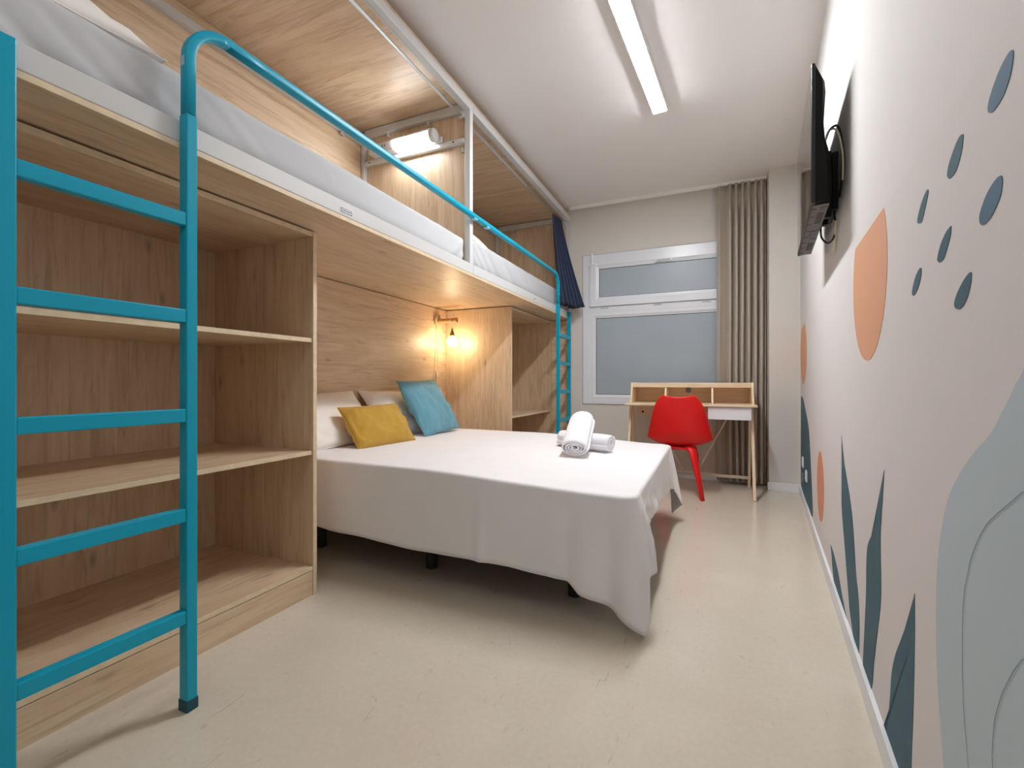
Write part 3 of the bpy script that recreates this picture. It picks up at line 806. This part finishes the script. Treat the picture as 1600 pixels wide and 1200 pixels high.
obj('socket', lathe([(0.0, 0), (0.021, 0), (0.021, 0.003), (0.017, 0.003), (0.017, 0.001), (0.0, 0.001)], 20, (-2.095, yb_ - 0.0715, 2.527), (0, -1, 0)), GREY_PLASTIC, sb)
for x in (-2.03, -2.01):
    obj('usb_port', bx(x - 0.004, x + 0.004, yb_ - 0.0715, yb_ - 0.069, 2.518, 2.534, 0), GREY_PLASTIC, sb)

# ------------------------------------------------------------------ double bed in the alcove
BX0, BX1, BY0, BY1 = -2.24, -0.262, 1.722, 3.322
bed = empty('double_bed', ((BX0 + BX1) / 2, (BY0 + BY1) / 2, 0), 'double bed on black legs standing in the oak alcove', 'bed')
obj('base', bx(BX0 + 0.01, BX1 - 0.03, BY0 + 0.035, BY1 - 0.035, 0.20, 0.27, 0.01), DARK_METAL, bed)
bm = bx(BX0 + 0.005, BX1 - 0.03, BY0 + 0.03, BY1 - 0.03, 0.27, 0.480, 0.04, 4)
obj('mattress', bm, LINEN, bed, smooth=True)
for x in (-2.05, -1.30, -0.555):
    for y in (1.95, 3.08):
        obj('leg', lathe([(0.024, 0.0), (0.030, 0.004), (0.032, 0.20)], 16, (x, y, 0)), DARK_METAL, bed, smooth=False)

# draped flat sheet: rounded-rectangle edge, skirt of varying length, corner points
R = 0.07
def perimeter(n_side=190, n_corner=48):
    P = []
    def seg(a, b, nrm, n):
        for k in range(n):
            t = k / n
            P.append((a[0] + (b[0] - a[0]) * t, a[1] + (b[1] - a[1]) * t, nrm[0], nrm[1]))
    def cor(cx, cy, a0, n):
        for k in range(n):
            a = math.radians(a0 + 90 * k / n)
            P.append((cx + R * math.cos(a), cy + R * math.sin(a), math.cos(a), math.sin(a)))
    seg((BX0 + R, BY0), (BX1 - R, BY0), (0, -1), n_side)
    cor(BX1 - R, BY0 + R, -90, n_corner)
    seg((BX1, BY0 + R), (BX1, BY1 - R), (1, 0), n_side)
    cor(BX1 - R, BY1 - R, 0, n_corner)
    seg((BX1 - R, BY1), (BX0 + R, BY1), (0, 1), 50)
    cor(BX0 + R, BY1 - R, 90, 6)
    seg((BX0, BY1 - R), (BX0, BY0 + R), (-1, 0), 30)
    cor(BX0 + R, BY0 + R, 180, 6)
    return P
PER = perimeter()
def top_z(x, y):
    t = min(max((BX1 - x) / 1.05, 0), 1); t = t * t * (3 - 2 * t)
    z = 0.508 + 0.040 * t
    return z + 0.003 * nz(x * 2.2, y * 2.2, 4.0) + 0.0018 * nz(x * 3.5, y * 9, 9.0)
CN = (BX1, BY0); CF = (BX1, BY1)
near_keys = [(-2.3, 0.245), (-2.05, 0.232), (-1.65, 0.200), (-1.2, 0.180), (-0.78, 0.182), (-0.62, 0.172), (-0.50, 0.165)]
foot_keys = [(1.85, 0.335), (2.14, 0.33), (2.53, 0.305), (2.9, 0.26), (3.10, 0.25), (3.20, 0.215), (3.25, 0.12), (3.32, 0.015)]
tip_keys = [(-0.24, 0.165), (-0.19, 0.130), (-0.13, 0.116), (-0.07, 0.085), (0.0, 0.022), (0.018, 0.070), (0.045, 0.200), (0.085, 0.215), (0.10, 0.335)]
ARC0 = (BX1 - BX0 - 2 * R) + R * math.pi / 4          # arc length at the middle of the near foot corner
def bottom_z(x, y, nx, ny, arc):
    d = arc - ARC0
    if -0.24 <= d <= 0.10:
        for (a, va), (b, vb) in zip(tip_keys, tip_keys[1:]):
            if d <= b: return va + (vb - va) * (d - a) / (b - a)
    if nx < -0.3: return 0.40
    if ny > 0.75: return 0.22
    if nx > 0.7: return lerp_keys(foot_keys, y)
    return lerp_keys(near_keys, x)
NV = 22
bm = bmesh.new()
arc = 0.0
prev = None
cols = []
for i, (x, y, nx, ny) in enumerate(PER):
    if prev: arc += math.hypot(x - prev[0], y - prev[1])
    prev = (x, y)
    zt = top_z(x, y); zb = bottom_z(x, y, nx, ny, arc)
    dn = math.hypot(x - CN[0], y - CN[1]); df = math.hypot(x - CF[0], y - CF[1])
    kc = math.exp(-(df / 0.18) ** 2)
    col = []
    for j in range(NV + 1):
        if j <= 5:                       # soft turn over the mattress edge
            a = math.radians(90 * j / 5); r = 0.012
            off = -r + r * math.sin(a); z = zt - r + r * math.cos(a)
            v = 0.0
        else:
            v = (j - 5) / (NV - 5)
            z = zt - 0.012 - (zt - 0.012 - zb) * v
            off = 0.012 * v
        # vertical folds: gentle along the sides, deep at the corners
        f = 0.010 * nz(arc * 2.3, 0.0, 2.0) + 0.006 * nz(arc * 6.0, v * 0.7, 5.0)
        f += (0.016 * math.exp(-((x + 0.46) / 0.030) ** 2) + 0.010 * math.exp(-((x + 0.90) / 0.022) ** 2) - 0.008 * math.exp(-((x + 0.52) / 0.03) ** 2)) * (ny < -0.9)
        da = arc - ARC0
        f += 0.050 * math.exp(-(da / 0.045) ** 2) + 0.048 * math.exp(-((da - 0.085) / 0.026) ** 2) + 0.016 * math.exp(-((da + 0.14) / 0.03) ** 2) - 0.012 * math.exp(-((da + 0.085) / 0.03) ** 2)
        f += kc * (0.026 * math.sin(arc * 52.0 + 0.4) + 0.050)
        if nx > 0.9:
            f += 0.006 * nz(arc * 14, v * 3.0, 8.0) + 0.004 * nz(arc * 30, v * 4, 1.0)
        if j > 1: off += f * (v ** 0.8 if v > 0 else 0.05)
        zz = z + (0.004 * nz(arc * 9, v * 3, 6.0) if nx > 0.9 and 0 < v < 0.4 else 0)
        col.append(bm.verts.new((x + nx * off + 0.018 * math.exp(-(dn / 0.12) ** 2) * v, y + ny * off, zz)))
    cols.append(col)
n = len(cols)
for i in range(n):
    A, B = cols[i], cols[(i + 1) % n]
    for j in range(NV): bm.faces.new((A[j], B[j], B[j + 1], A[j + 1]))
# top of the sheet as shrinking rings
cxm, cym = (BX0 + BX1) / 2, (BY0 + BY1) / 2
last = [c[0] for c in cols]
for f in (0.96, 0.88, 0.76, 0.60, 0.42, 0.22, 0.08):
    ring = []
    for (x, y, nx, ny) in PER:
        xx, yy = cxm + (x - cxm) * f, cym + (y - cym) * f
        ring.append(bm.verts.new((xx, yy, top_z(xx, yy))))
    for i in range(n): bm.faces.new((last[(i + 1) % n], last[i], ring[i], ring[(i + 1) % n]))
    last = ring
bm.faces.new(last)
sheet = obj('bed_sheet', bm, LINEN, smooth=True, label='white sheet draped over the double bed, hanging to points at the foot', cat='bed sheet', loc=((BX0 + BX1) / 2, (BY0 + BY1) / 2, 0.5))
solid(sheet, 0.003, 1.0)

# pillows and cushions
pillow('bed_pillow', 0.70, 0.40, 0.13, (-2.155, 2.09, 0.712), (0, 1, 0.02), (-0.55, 0, 0.72), PILLOWC, 'white pillow at the left, half hidden by the mustard cushion', 'pillow', 'bed pillows', 1.0, 0.012, under=0.5)
pillow('bed_pillow', 0.70, 0.40, 0.13, (-2.155, 2.84, 0.712), (0, 1, -0.02), (-0.55, 0, 0.72), PILLOWC, 'white pillow behind the mustard and blue cushions', 'pillow', 'bed pillows', 4.0, 0.012, under=0.5)
pillow('cushion', 0.49, 0.30, 0.13, (-1.935, 2.305, 0.668), (0.09, 1, 0.015), (-0.52, 0.0, 0.72), MUSTARD, 'mustard yellow oblong cushion leaning on the white pillows', 'cushion', 'scatter cushions', 3.3, 0.015, 0.06)
pillow('cushion', 0.50, 0.46, 0.14, (-1.990, 2.955, 0.757), (-0.02, 1, 0.03), (-0.50, -0.06, 0.82), BLUEC, 'blue square cushion leaning against the alcove board', 'cushion', 'scatter cushions', 7.7, 0.018, 0.06)

# rolled towels
def towel(name, p, q, r, flat, label, seed):
    p, q = Vector(p), Vector(q)
    d = (q - p).normalized()
    a = d.cross(Vector((0, 0, 1))).normalized(); b = a.cross(d).normalized()
    turns = 3.6
    t = empty(name, (p + q) / 2 - Vector((0, 0, r * flat)), label, 'towel', 'rolled towels')
    def spiral(u, v):
        th = u * turns * 2 * math.pi
        rr = 0.014 + (r - 0.014) * u
        s = (v - 0.5)
        ln = (q - p).length
        rr2 = rr * (1 - 0.10 * max(0, abs(s) * 2 - 0.88) / 0.12) + 0.002 * nz(th * 0.8, v * 6, seed)
        ca, sa = math.cos(th + 2.2), math.sin(th + 2.2)
        y = sa * rr2 * flat
        shift = 0.006 * nz(th * 0.5, seed, 1.0) * math.copysign(1, s)
        return (p + q) / 2 + d * (s * ln + shift) + a * (ca * rr2) + b * y
    o = obj('roll', grid_surface(spiral, 150, 22), TERRY, t, smooth=True)
    solid(o, 0.0085, 0)
    # hem stripe near one end
    return t
towel('rolled_towel', (-0.690, 2.415, 0.580), (-0.752, 2.830, 0.718), 0.079, 0.60, 'rolled white towel resting across the other roll on the bed', 1.0)
towel('rolled_towel', (-0.885, 2.785, 0.588), (-0.548, 2.71, 0.579), 0.058, 0.86, 'rolled white towel lying underneath the other roll on the bed', 6.0)

# ------------------------------------------------------------------ wall lamp in the alcove
LY, LZ = 3.495, 1.502
wl = empty('wall_lamp', (XBK, LY, LZ), 'wooden arm wall lamp with a bare glowing globe bulb in the alcove', 'lamp')
obj('wall_plate', lathe([(0.0, 0), (0.050, 0), (0.053, 0.006), (0.053, 0.018), (0.047, 0.024), (0.0, 0.024)], 28, (XBK, LY, LZ), (1, 0, 0)), plain('beige_plate', srgb(178, 160, 128), 0.5), wl, smooth=False)
arm = obj('arm', lathe([(0.0, 0.02), (0.017, 0.02), (0.019, 0.03), (0.019, 0.195), (0.022, 0.198), (0.022, 0.212), (0.0, 0.214)], 20, (XBK, LY, LZ - 0.012), (1, 0, 0)), wood('lamp_wood', 'x', (208, 158, 104), (196, 142, 90), (160, 108, 64)), wl)
hp = []
for k in range(61):
    a = k / 60 * 2 * math.pi * 2.2
    hp.append((XBK + 0.10 + 0.085 * k / 60, LY + 0.0225 * math.cos(a), LZ - 0.012 + 0.0225 * math.sin(a)))
obj('wrapped_cord', tube(hp, 0.0035, 8), CABLE, arm, smooth=True)
BXP = -2.118
obj('cord', tube([(hp[-1][0], hp[-1][1], hp[-1][2]), (BXP + 0.005, LY + 0.006, LZ - 0.035), (BXP, LY, LZ - 0.06), (BXP, LY, LZ - 0.085)], 0.003, 8), CABLE, wl, smooth=True)
obj('bulb_holder', lathe([(0.0, 0.0), (0.024, 0.0), (0.022, 0.018), (0.012, 0.045), (0.006, 0.072), (0.0, 0.074)], 20, (BXP, LY, 1.346)), BRASS, wl, smooth=True)
prof = [(0.0, -0.046)] + [(0.046 * math.cos(math.radians(a)), 0.046 * math.sin(math.radians(a))) for a in range(-80, 71, 10)] + [(0.014, 0.05)]
obj('bulb', lathe(prof, 24, (BXP, LY, 1.300)), emitter('warm_bulb', (1.0, 0.76, 0.45, 1), BULB_STRENGTH), wl, smooth=True)
hang = [(XBK + 0.012, LY - 0.01, LZ - 0.05), (XBK + 0.008, LY - 0.02, 1.30), (XBK + 0.008, LY - 0.035, 1.10), (XBK + 0.012, LY - 0.05, 0.98), (XBK + 0.02, LY - 0.03, 0.91), (XBK + 0.03, LY - 0.012, 0.868)]
obj('hanging_cord', tube(smooth_path(hang), 0.003, 8), CABLE, wl, smooth=True)
hang2 = [(XBK + 0.010, LY + 0.006, LZ - 0.05), (XBK + 0.006, LY + 0.012, 1.25), (XBK + 0.006, LY + 0.004, 1.06), (XBK + 0.012, LY - 0.012, 0.95), (XBK + 0.02, LY - 0.03, 0.91)]
obj('hanging_cord', tube(smooth_path(hang2), 0.003, 8), CABLE, wl, smooth=True)
obj('cord_switch', bx(XBK + 0.004, XBK + 0.02, LY - 0.030, LY - 0.012, 0.985, 1.045, 0.004), CABLE, wl)

def outlet(name, faces, label, group):
    """faces: function giving a point from (a, z, out)"""
    t = obj(name, faces(-0.040, 0.040, -0.040, 0.040, 0.0, 0.009, 0.004), plain('white_socket_plastic', srgb(238, 238, 238), 0.35), label=label, cat='outlet', group=group)
    obj('socket_face', faces(-0.028, 0.028, -0.028, 0.028, 0.009, 0.011, 0.001), plain('white_socket_plastic', srgb(238, 238, 238), 0.35), t)
    for a in (-0.010, 0.010):
        obj('socket_hole', faces(a - 0.003, a + 0.003, -0.003, 0.003, 0.011, 0.0114, 0), BLACK, t)
    return t
def face_x(y0, z0):
    def f(a0, a1, c0, c1, o0, o1, r): return bx(XBK + o0, XBK + o1, y0 + a0, y0 + a1, z0 + c0, z0 + c1, r)
    return f
outlet('wall_outlet', face_x(3.500, 0.855), 'white wall outlet behind the blue cushion under the lamp', 'alcove outlets')
obj('plug', lathe([(0.0, 0), (0.018, 0), (0.018, 0.022), (0.012, 0.034), (0.0, 0.036)], 16, (XBK + 0.012, 3.500, 0.855), (1, 0, 0)), CABLE, label='small cream plug in the outlet behind the blue cushion', cat='plug')
def face_w(s0, z0):
    def f(a0, a1, c0, c1, o0, o1, r):
        bm = bx(a0, a1, o0, o1, c0, c1, r)
        for v in bm.verts: v.co = on_wall(s0 + v.co.x, z0 + v.co.z, 0.0018 + v.co.y)
        return bm
    return f
outlet('wall_outlet', face_w(2.80, 0.316), 'upper white outlet on the dark mural leaf in the far corner', 'corner outlets')
outlet('wall_outlet', face_w(2.46, 0.268), 'lower white outlet on the dark mural leaf in the far corner', 'corner outlets')
obj('junction_plate', face_w(2.80, 0.195)(-0.04, 0.04, -0.035, 0.035, 0.0, 0.008, 0.003), plain('dull_socket_plastic', srgb(120, 124, 132), 0.5), label='dull grey plate below the upper outlet on the dark leaf', cat='outlet')

# ------------------------------------------------------------------ taupe window curtain and its track
obj('curtain_track', bx(-1.392, 0.45, 4.675, 4.705, H - 0.030, H, 0.003), plain('white_track', srgb(246, 244, 240), 0.4), label='white curtain track fixed to the ceiling above the window', cat='curtain track')
FOLD_X = [0.0, 0.24, 0.37, 0.50, 0.62, 0.76, 0.88, 1.0]
def drape(u, v):
    n = len(FOLD_X) - 1
    # uneven fold phase
    k = 0
    while k < n - 1 and u > FOLD_X[k + 1]: k += 1
    ph = k + (u - FOLD_X[k]) / (FOLD_X[k + 1] - FOLD_X[k])
    head = math.exp(-((v - 0.045) / 0.035) ** 2)
    amp = (0.056 - 0.034 * head) * (0.55 if ph < 0.8 else 1.0) * (0.9 + 0.25 * nz(ph * 1.7, v * 1.5, 3))
    w = math.sin(ph * 2 * math.pi + 0.5 * nz(v * 2.2, k, 1.0) * v)
    w = math.copysign(abs(w) ** 0.75, w)
    x = 0.038 + 0.405 * u + 0.017 * math.sin(ph * 4 * math.pi) * (1 - 0.4 * head) + 0.012 * nz(u * 4, v * 2.5, 7) * v
    y = 4.688 - amp * w
    z = H - 0.034 - (H - 0.06) * v
    return Vector((min(x, 0.449), min(y, 4.752), z))
cu = obj('window_curtain', grid_surface(drape, 260, 44), TAUPE, smooth=True, label='floor length taupe curtain drawn to the right of the window', cat='curtain', loc=(0.24, 4.69, 0.0))
solid(cu, 0.003, 0)

# ------------------------------------------------------------------ desk with hutch
DX0, DX1, DZ = -0.715, 0.333, 0.753
dk = empty('desk', ((DX0 + DX1) / 2, 4.36, 0), 'small pine desk with a low hutch, white drawer and trestle legs', 'desk')
obj('desk_top', bx(DX0, DX1, 4.125, 4.60, DZ - 0.018, DZ, 0.003), PINE('x'), dk)
def yz_prism(poly, x0, x1):
    bm = bmesh.new()
    a = [bm.verts.new((x0, y, z)) for y, z in poly]; b = [bm.verts.new((x1, y, z)) for y, z in poly]
    bm.faces.new(a); bm.faces.new(b[::-1]); n = len(poly)
    for i in range(n): bm.faces.new((a[i], b[i], b[(i + 1) % n], a[(i + 1) % n]))
    bmesh.ops.recalc_face_normals(bm, faces=bm.faces)
    bevel(bm, 0.002, 1)
    return bm
side = [(4.235, DZ), (4.575, DZ), (4.575, 0.936), (4.32, 0.936)]
for xa, xb in ((-0.690, -0.672), (0.300, 0.318)):
    obj('hutch_side', yz_prism(side, xa, xb), PINE('z'), dk)
div = [(4.262, DZ), (4.56, DZ), (4.56, 0.895), (4.335, 0.895)]
for x in (-0.385, 0.0):
    obj('divider', yz_prism(div, x - 0.008, x + 0.008), PINE('z'), dk)
obj('hutch_top', bx(-0.672, 0.300, 4.345, 4.575, 0.918, 0.934, 0.002), PINE('x'), dk)
obj('hutch_lip', bx(-0.672, 0.300, 4.325, 4.345, 0.892, 0.934, 0.002), PINE('x'), dk)
hbk = obj('hutch_back', bx(-0.672, 0.300, 4.562, 4.575, DZ, 0.918, 0.001), PINE('x'), dk)
obj('grommet', lathe([(0.0, 0), (0.024, 0), (0.026, 0.004), (0.022, 0.012), (0.0, 0.012)], 20, (-0.205, 4.562, 0.865), (0, -1, 0)), plain('grey_grommet', srgb(128, 132, 134), 0.4), hbk)
ap = obj('apron', bx(-0.66, 0.285, 4.545, 4.56, 0.618, DZ - 0.018, 0.001), PINE('x'), dk)
obj('cable_hole', lathe([(0.0, 0), (0.011, 0), (0.011, 0.001), (0.0, 0.001)], 14, (-0.615, 4.545, 0.655), (0, -1, 0)), BLACK, ap)
dr = obj('drawer', bx(-0.030, 0.288, 4.16, 4.52, 0.634, DZ - 0.020, 0.001), plain('white_melamine', srgb(232, 230, 234), 0.4), dk)
obj('drawer_front', bx(-0.034, 0.290, 4.142, 4.16, 0.629, DZ - 0.021, 0.002), plain('white_melamine', srgb(232, 230, 234), 0.4), dr)
for x in (-0.690, 0.305):
    obj('leg', bar((x, 4.052, 0.0), (x, 4.33, DZ - 0.018), 0.022, 0.038, (1, 0, 0)), PINE('z'), dk)
    obj('leg', bar((x - 0.004, 4.598, 0.0), (x - 0.004, 4.43, DZ - 0.018), 0.022, 0.034, (1, 0, 0)), PINE('z'), dk)
obj('stretcher', bar((-0.69, 4.580, 0.084), (0.30, 4.580, 0.084), 0.016, 0.026, (0, 1, 0)), plain('pale_rod', srgb(226, 214, 196), 0.5), dk)
for sx, xt in ((1, 0.145), (-1, -0.53)):
    obj('brace', bar((-0.19 + 0.055 * sx, 4.572, 0.095), (xt, 4.52, 0.66), 0.008, 0.014, (0, 1, 0)), plain('pale_rod', srgb(226, 214, 196), 0.5), dk)

# ------------------------------------------------------------------ red chair, its back to the viewpoint
CX, CY = -0.252, 4.09
ch = empty('chair', (CX, CY, 0), 'red moulded plastic shell chair pushed in at the pine desk', 'chair', rotz=0.0)
spine = [(-0.215, 0.835), (-0.205, 0.76), (-0.192, 0.68), (-0.178, 0.60), (-0.165, 0.522), (-0.128, 0.446), (-0.045, 0.412), (0.06, 0.418), (0.15, 0.444), (0.21, 0.450), (0.235, 0.438)]
halfw = [0.150, 0.182, 0.207, 0.228, 0.246, 0.258, 0.260, 0.246, 0.228, 0.205, 0.180]
curlf = [0.030, 0.045, 0.060, 0.085, 0.105, 0.085, 0.035, 0.010, 0.0, 0.0, 0.0]     # sides swing forward
curlu = [0.004, 0.0, 0.0, 0.0, 0.008, 0.030, 0.062, 0.066, 0.048, 0.025, 0.012]       # sides lift
def shell(u, v):
    f = v * (len(spine) - 1); i = min(int(f), len(spine) - 2); t = f - i
    y = spine[i][0] * (1 - t) + spine[i + 1][0] * t; z = spine[i][1] * (1 - t) + spine[i + 1][1] * t
    hw = halfw[i] * (1 - t) + halfw[i + 1] * t
    cf = curlf[i] * (1 - t) + curlf[i + 1] * t; cu_ = curlu[i] * (1 - t) + curlu[i + 1] * t
    a = 2 * u - 1
    x = a * hw
    y += cf * abs(a) ** 2.2; z += cu_ * abs(a) ** 3.2
    if v < 0.10:
        e = 1 - v / 0.10
        z += e * (-0.016 * (1 - min(1, abs(a) / 0.75) ** 2) - 0.030 * max(0, abs(a) - 0.80) / 0.20 * 1.0)
    return Vector((CX + x, CY + y, z))
sh = obj('seat_shell', grid_surface(shell, 25, 34), RED, ch, smooth=True)
solid(sh, 0.011, 0, 1)
bm = bx(CX - 0.10, CX + 0.10, CY - 0.10, CY + 0.13, 0.380, 0.404, 0.011, 3)
obj('under_frame', bm, RED, ch, smooth=False)
for sx in (-1, 1):
    for sy in (-1, 1):
        sf = 1.0 if sy < 0 else 0.86
        P = [(CX + sx * 0.045, CY + sy * 0.05, 0.400), (CX + sx * 0.082, CY + sy * 0.082, 0.398), (CX + sx * 0.102, CY + sy * 0.102, 0.378), (CX + sx * 0.118, CY + sy * 0.118, 0.318), (CX + sx * 0.152 * sf, CY + sy * 0.152, 0.16), (CX + sx * 0.183 * sf, CY + sy * 0.185 * sf, 0.0)]
        bm = bmesh.new()
        pts_ = [Vector(p) for p in P]
        ws = [0.030, 0.036, 0.036, 0.032, 0.025, 0.019]
        sidev = Vector((sx, -sy, 0)).normalized()
        rings = []
        for i, p in enumerate(pts_):
            d = (pts_[min(i + 1, 5)] - pts_[max(i - 1, 0)]).normalized()
            if i == 5: d = Vector((0, 0, -1))
            up = d.cross(sidev).normalized()
            rings.append([bm.verts.new(p + sidev * ws[i] * math.cos(a) + up * ws[i] * 0.62 * math.sin(a)) for a in [math.radians(30 * k) for k in range(12)]])
        for i in range(5):
            for k in range(12): bm.faces.new((rings[i][k], rings[i][(k + 1) % 12], rings[i + 1][(k + 1) % 12], rings[i + 1][k]))
        bm.faces.new(rings[0][::-1]); bm.faces.new(rings[-1])
        obj('leg', bm, RED, ch, smooth=True)
pad = grid_surface(lambda u, v: Vector((CX + (2 * u - 1) * 0.19 * (1 - 0.12 * (2 * v - 1) ** 4), CY - 0.06 + 0.26 * v, 0.455 + 0.022 * (1 - (2 * u - 1) ** 4) * (1 - (2 * v - 1) ** 4) + 0.03 * (2 * u - 1) ** 2)), 16, 16)
o = obj('seat_pad', pad, RED, ch, smooth=True); solid(o, 0.012, 0)

# ------------------------------------------------------------------ television on the right wall
TS0, TS1, TZ_0, TZ_1, TO = 0.590, 1.405, 1.598, 2.112, 0.116
tv = empty('television', on_wall((TS0 + TS1) / 2, TZ_0, 0.06), 'black flat television mounted on the right wall, seen edge on', 'television')
def wbox(s0, s1, z0, z1, o0, o1, r=0.002, seg=2):
    bm = bx(s0, s1, o0, o1, z0, z1, r, seg)
    for v in bm.verts: v.co = on_wall(v.co.x, v.co.z, v.co.y)
    return bm
obj('bezel', wbox(TS0, TS1, TZ_0, TZ_1, TO - 0.012, TO, 0.003), BLACK, tv)
SCREEN = plain('glossy_screen', srgb(10, 10, 11), 0.04, spec=0.8)
obj('screen', wbox(TS0 + 0.008, TS1 - 0.008, TZ_0 + 0.012, TZ_1 - 0.008, TO, TO + 0.001, 0), SCREEN, tv)
# rear casing: section (out from wall, height) swept along the wall
sec = [(TO - 0.012, TZ_1 - 0.006), (0.090, TZ_1 - 0.030), (0.073, TZ_1 - 0.062), (0.070, TZ_1 - 0.10), (0.076, 1.90), (0.072, 1.84), (0.062, 1.80), (0.052, 1.72), (0.050, 1.64), (0.056, 1.604), (TO - 0.012, 1.600)]
bm = bmesh.new()
rings = []
for s, k in ((TS0 + 0.004, 0.70), (TS0 + 0.03, 1.0), (TS1 - 0.03, 1.0), (TS1 - 0.004, 0.70)):
    rings.append([bm.verts.new(on_wall(s, z, (TO - 0.012) - ((TO - 0.012) - o_) * k)) for o_, z in sec])
for i in range(3):
    for k in range(len(sec)): bm.faces.new((rings[i][k], rings[i][(k + 1) % len(sec)], rings[i + 1][(k + 1) % len(sec)], rings[i + 1][k]))
bm.faces.new(rings[0]); bm.faces.new(rings[-1][::-1])
cas = obj('rear_casing', bm, plain('black_casing', srgb(10, 10, 10), 0.6, spec=0.2), tv)
und = obj('underside_plate', wbox(TS0 + 0.03, TS1 - 0.03, 1.596, 1.6005, 0.058, TO - 0.006, 0.001), GREY_PLASTIC, tv)
for c in (TS0 + 0.19, TS1 - 0.19):
    for k in range(9):
        s = c - 0.064 + 0.016 * k
        obj('vent_slot', wbox(s - 0.0045, s + 0.0045, 1.5948, 1.5962, 0.066, 0.088, 0), BLACK, und)
    obj('grip_slot', wbox(c - 0.135, c - 0.095, 1.5948, 1.5962, 0.062, 0.084, 0), BLACK, und)
for k in range(8):
    s = TS0 + 0.07 + k * 0.096
    obj('seam_notch', wbox(s - 0.003, s + 0.003, 1.5948, 1.5962, 0.096, 0.111, 0), BLACK, und)
obj('maker_recess', wbox(0.95, 1.06, 1.5945, 1.5962, 0.062, 0.094, 0.001), BLACK, und)
br = obj('wall_bracket', wbox(0.90, 1.10, 1.66, 1.90, 0.0, 0.02, 0.002), DARK_METAL, tv)
obj('bracket_arm', wbox(0.93, 0.96, 1.64, 1.92, 0.02, 0.062, 0.002), DARK_METAL, br)
obj('bracket_arm', wbox(1.04, 1.07, 1.64, 1.92, 0.02, 0.062, 0.002), DARK_METAL, br)
def wtube(pts, r): return tube(smooth_path([on_wall(s, z, o_) for s, z, o_ in pts]), r, 8)
obj('cable', wtube([(0.80, 1.88, 0.06), (0.77, 1.93, 0.045), (0.72, 1.92, 0.022), (0.71, 1.84, 0.010), (0.72, 1.74, 0.008), (0.76, 1.66, 0.012)], 0.004), BLACK_CABLE, tv, smooth=True)
obj('cable', wtube([(0.78, 1.87, 0.06), (0.74, 1.915, 0.050), (0.69, 1.89, 0.028), (0.68, 1.80, 0.012), (0.69, 1.70, 0.010)], 0.0035), CABLE, tv, smooth=True)
obj('cable', wtube([(0.99, 1.62, 0.052), (1.00, 1.575, 0.048), (0.95, 1.535, 0.030), (0.90, 1.545, 0.014), (0.90, 1.60, 0.010), (0.92, 1.66, 0.012)], 0.004), BLACK_CABLE, tv, smooth=True)
obj('cable', wtube([(0.86, 1.60, 0.012), (0.90, 1.55, 0.010), (0.96, 1.50, 0.008)], 0.005), CABLE, tv, smooth=True)
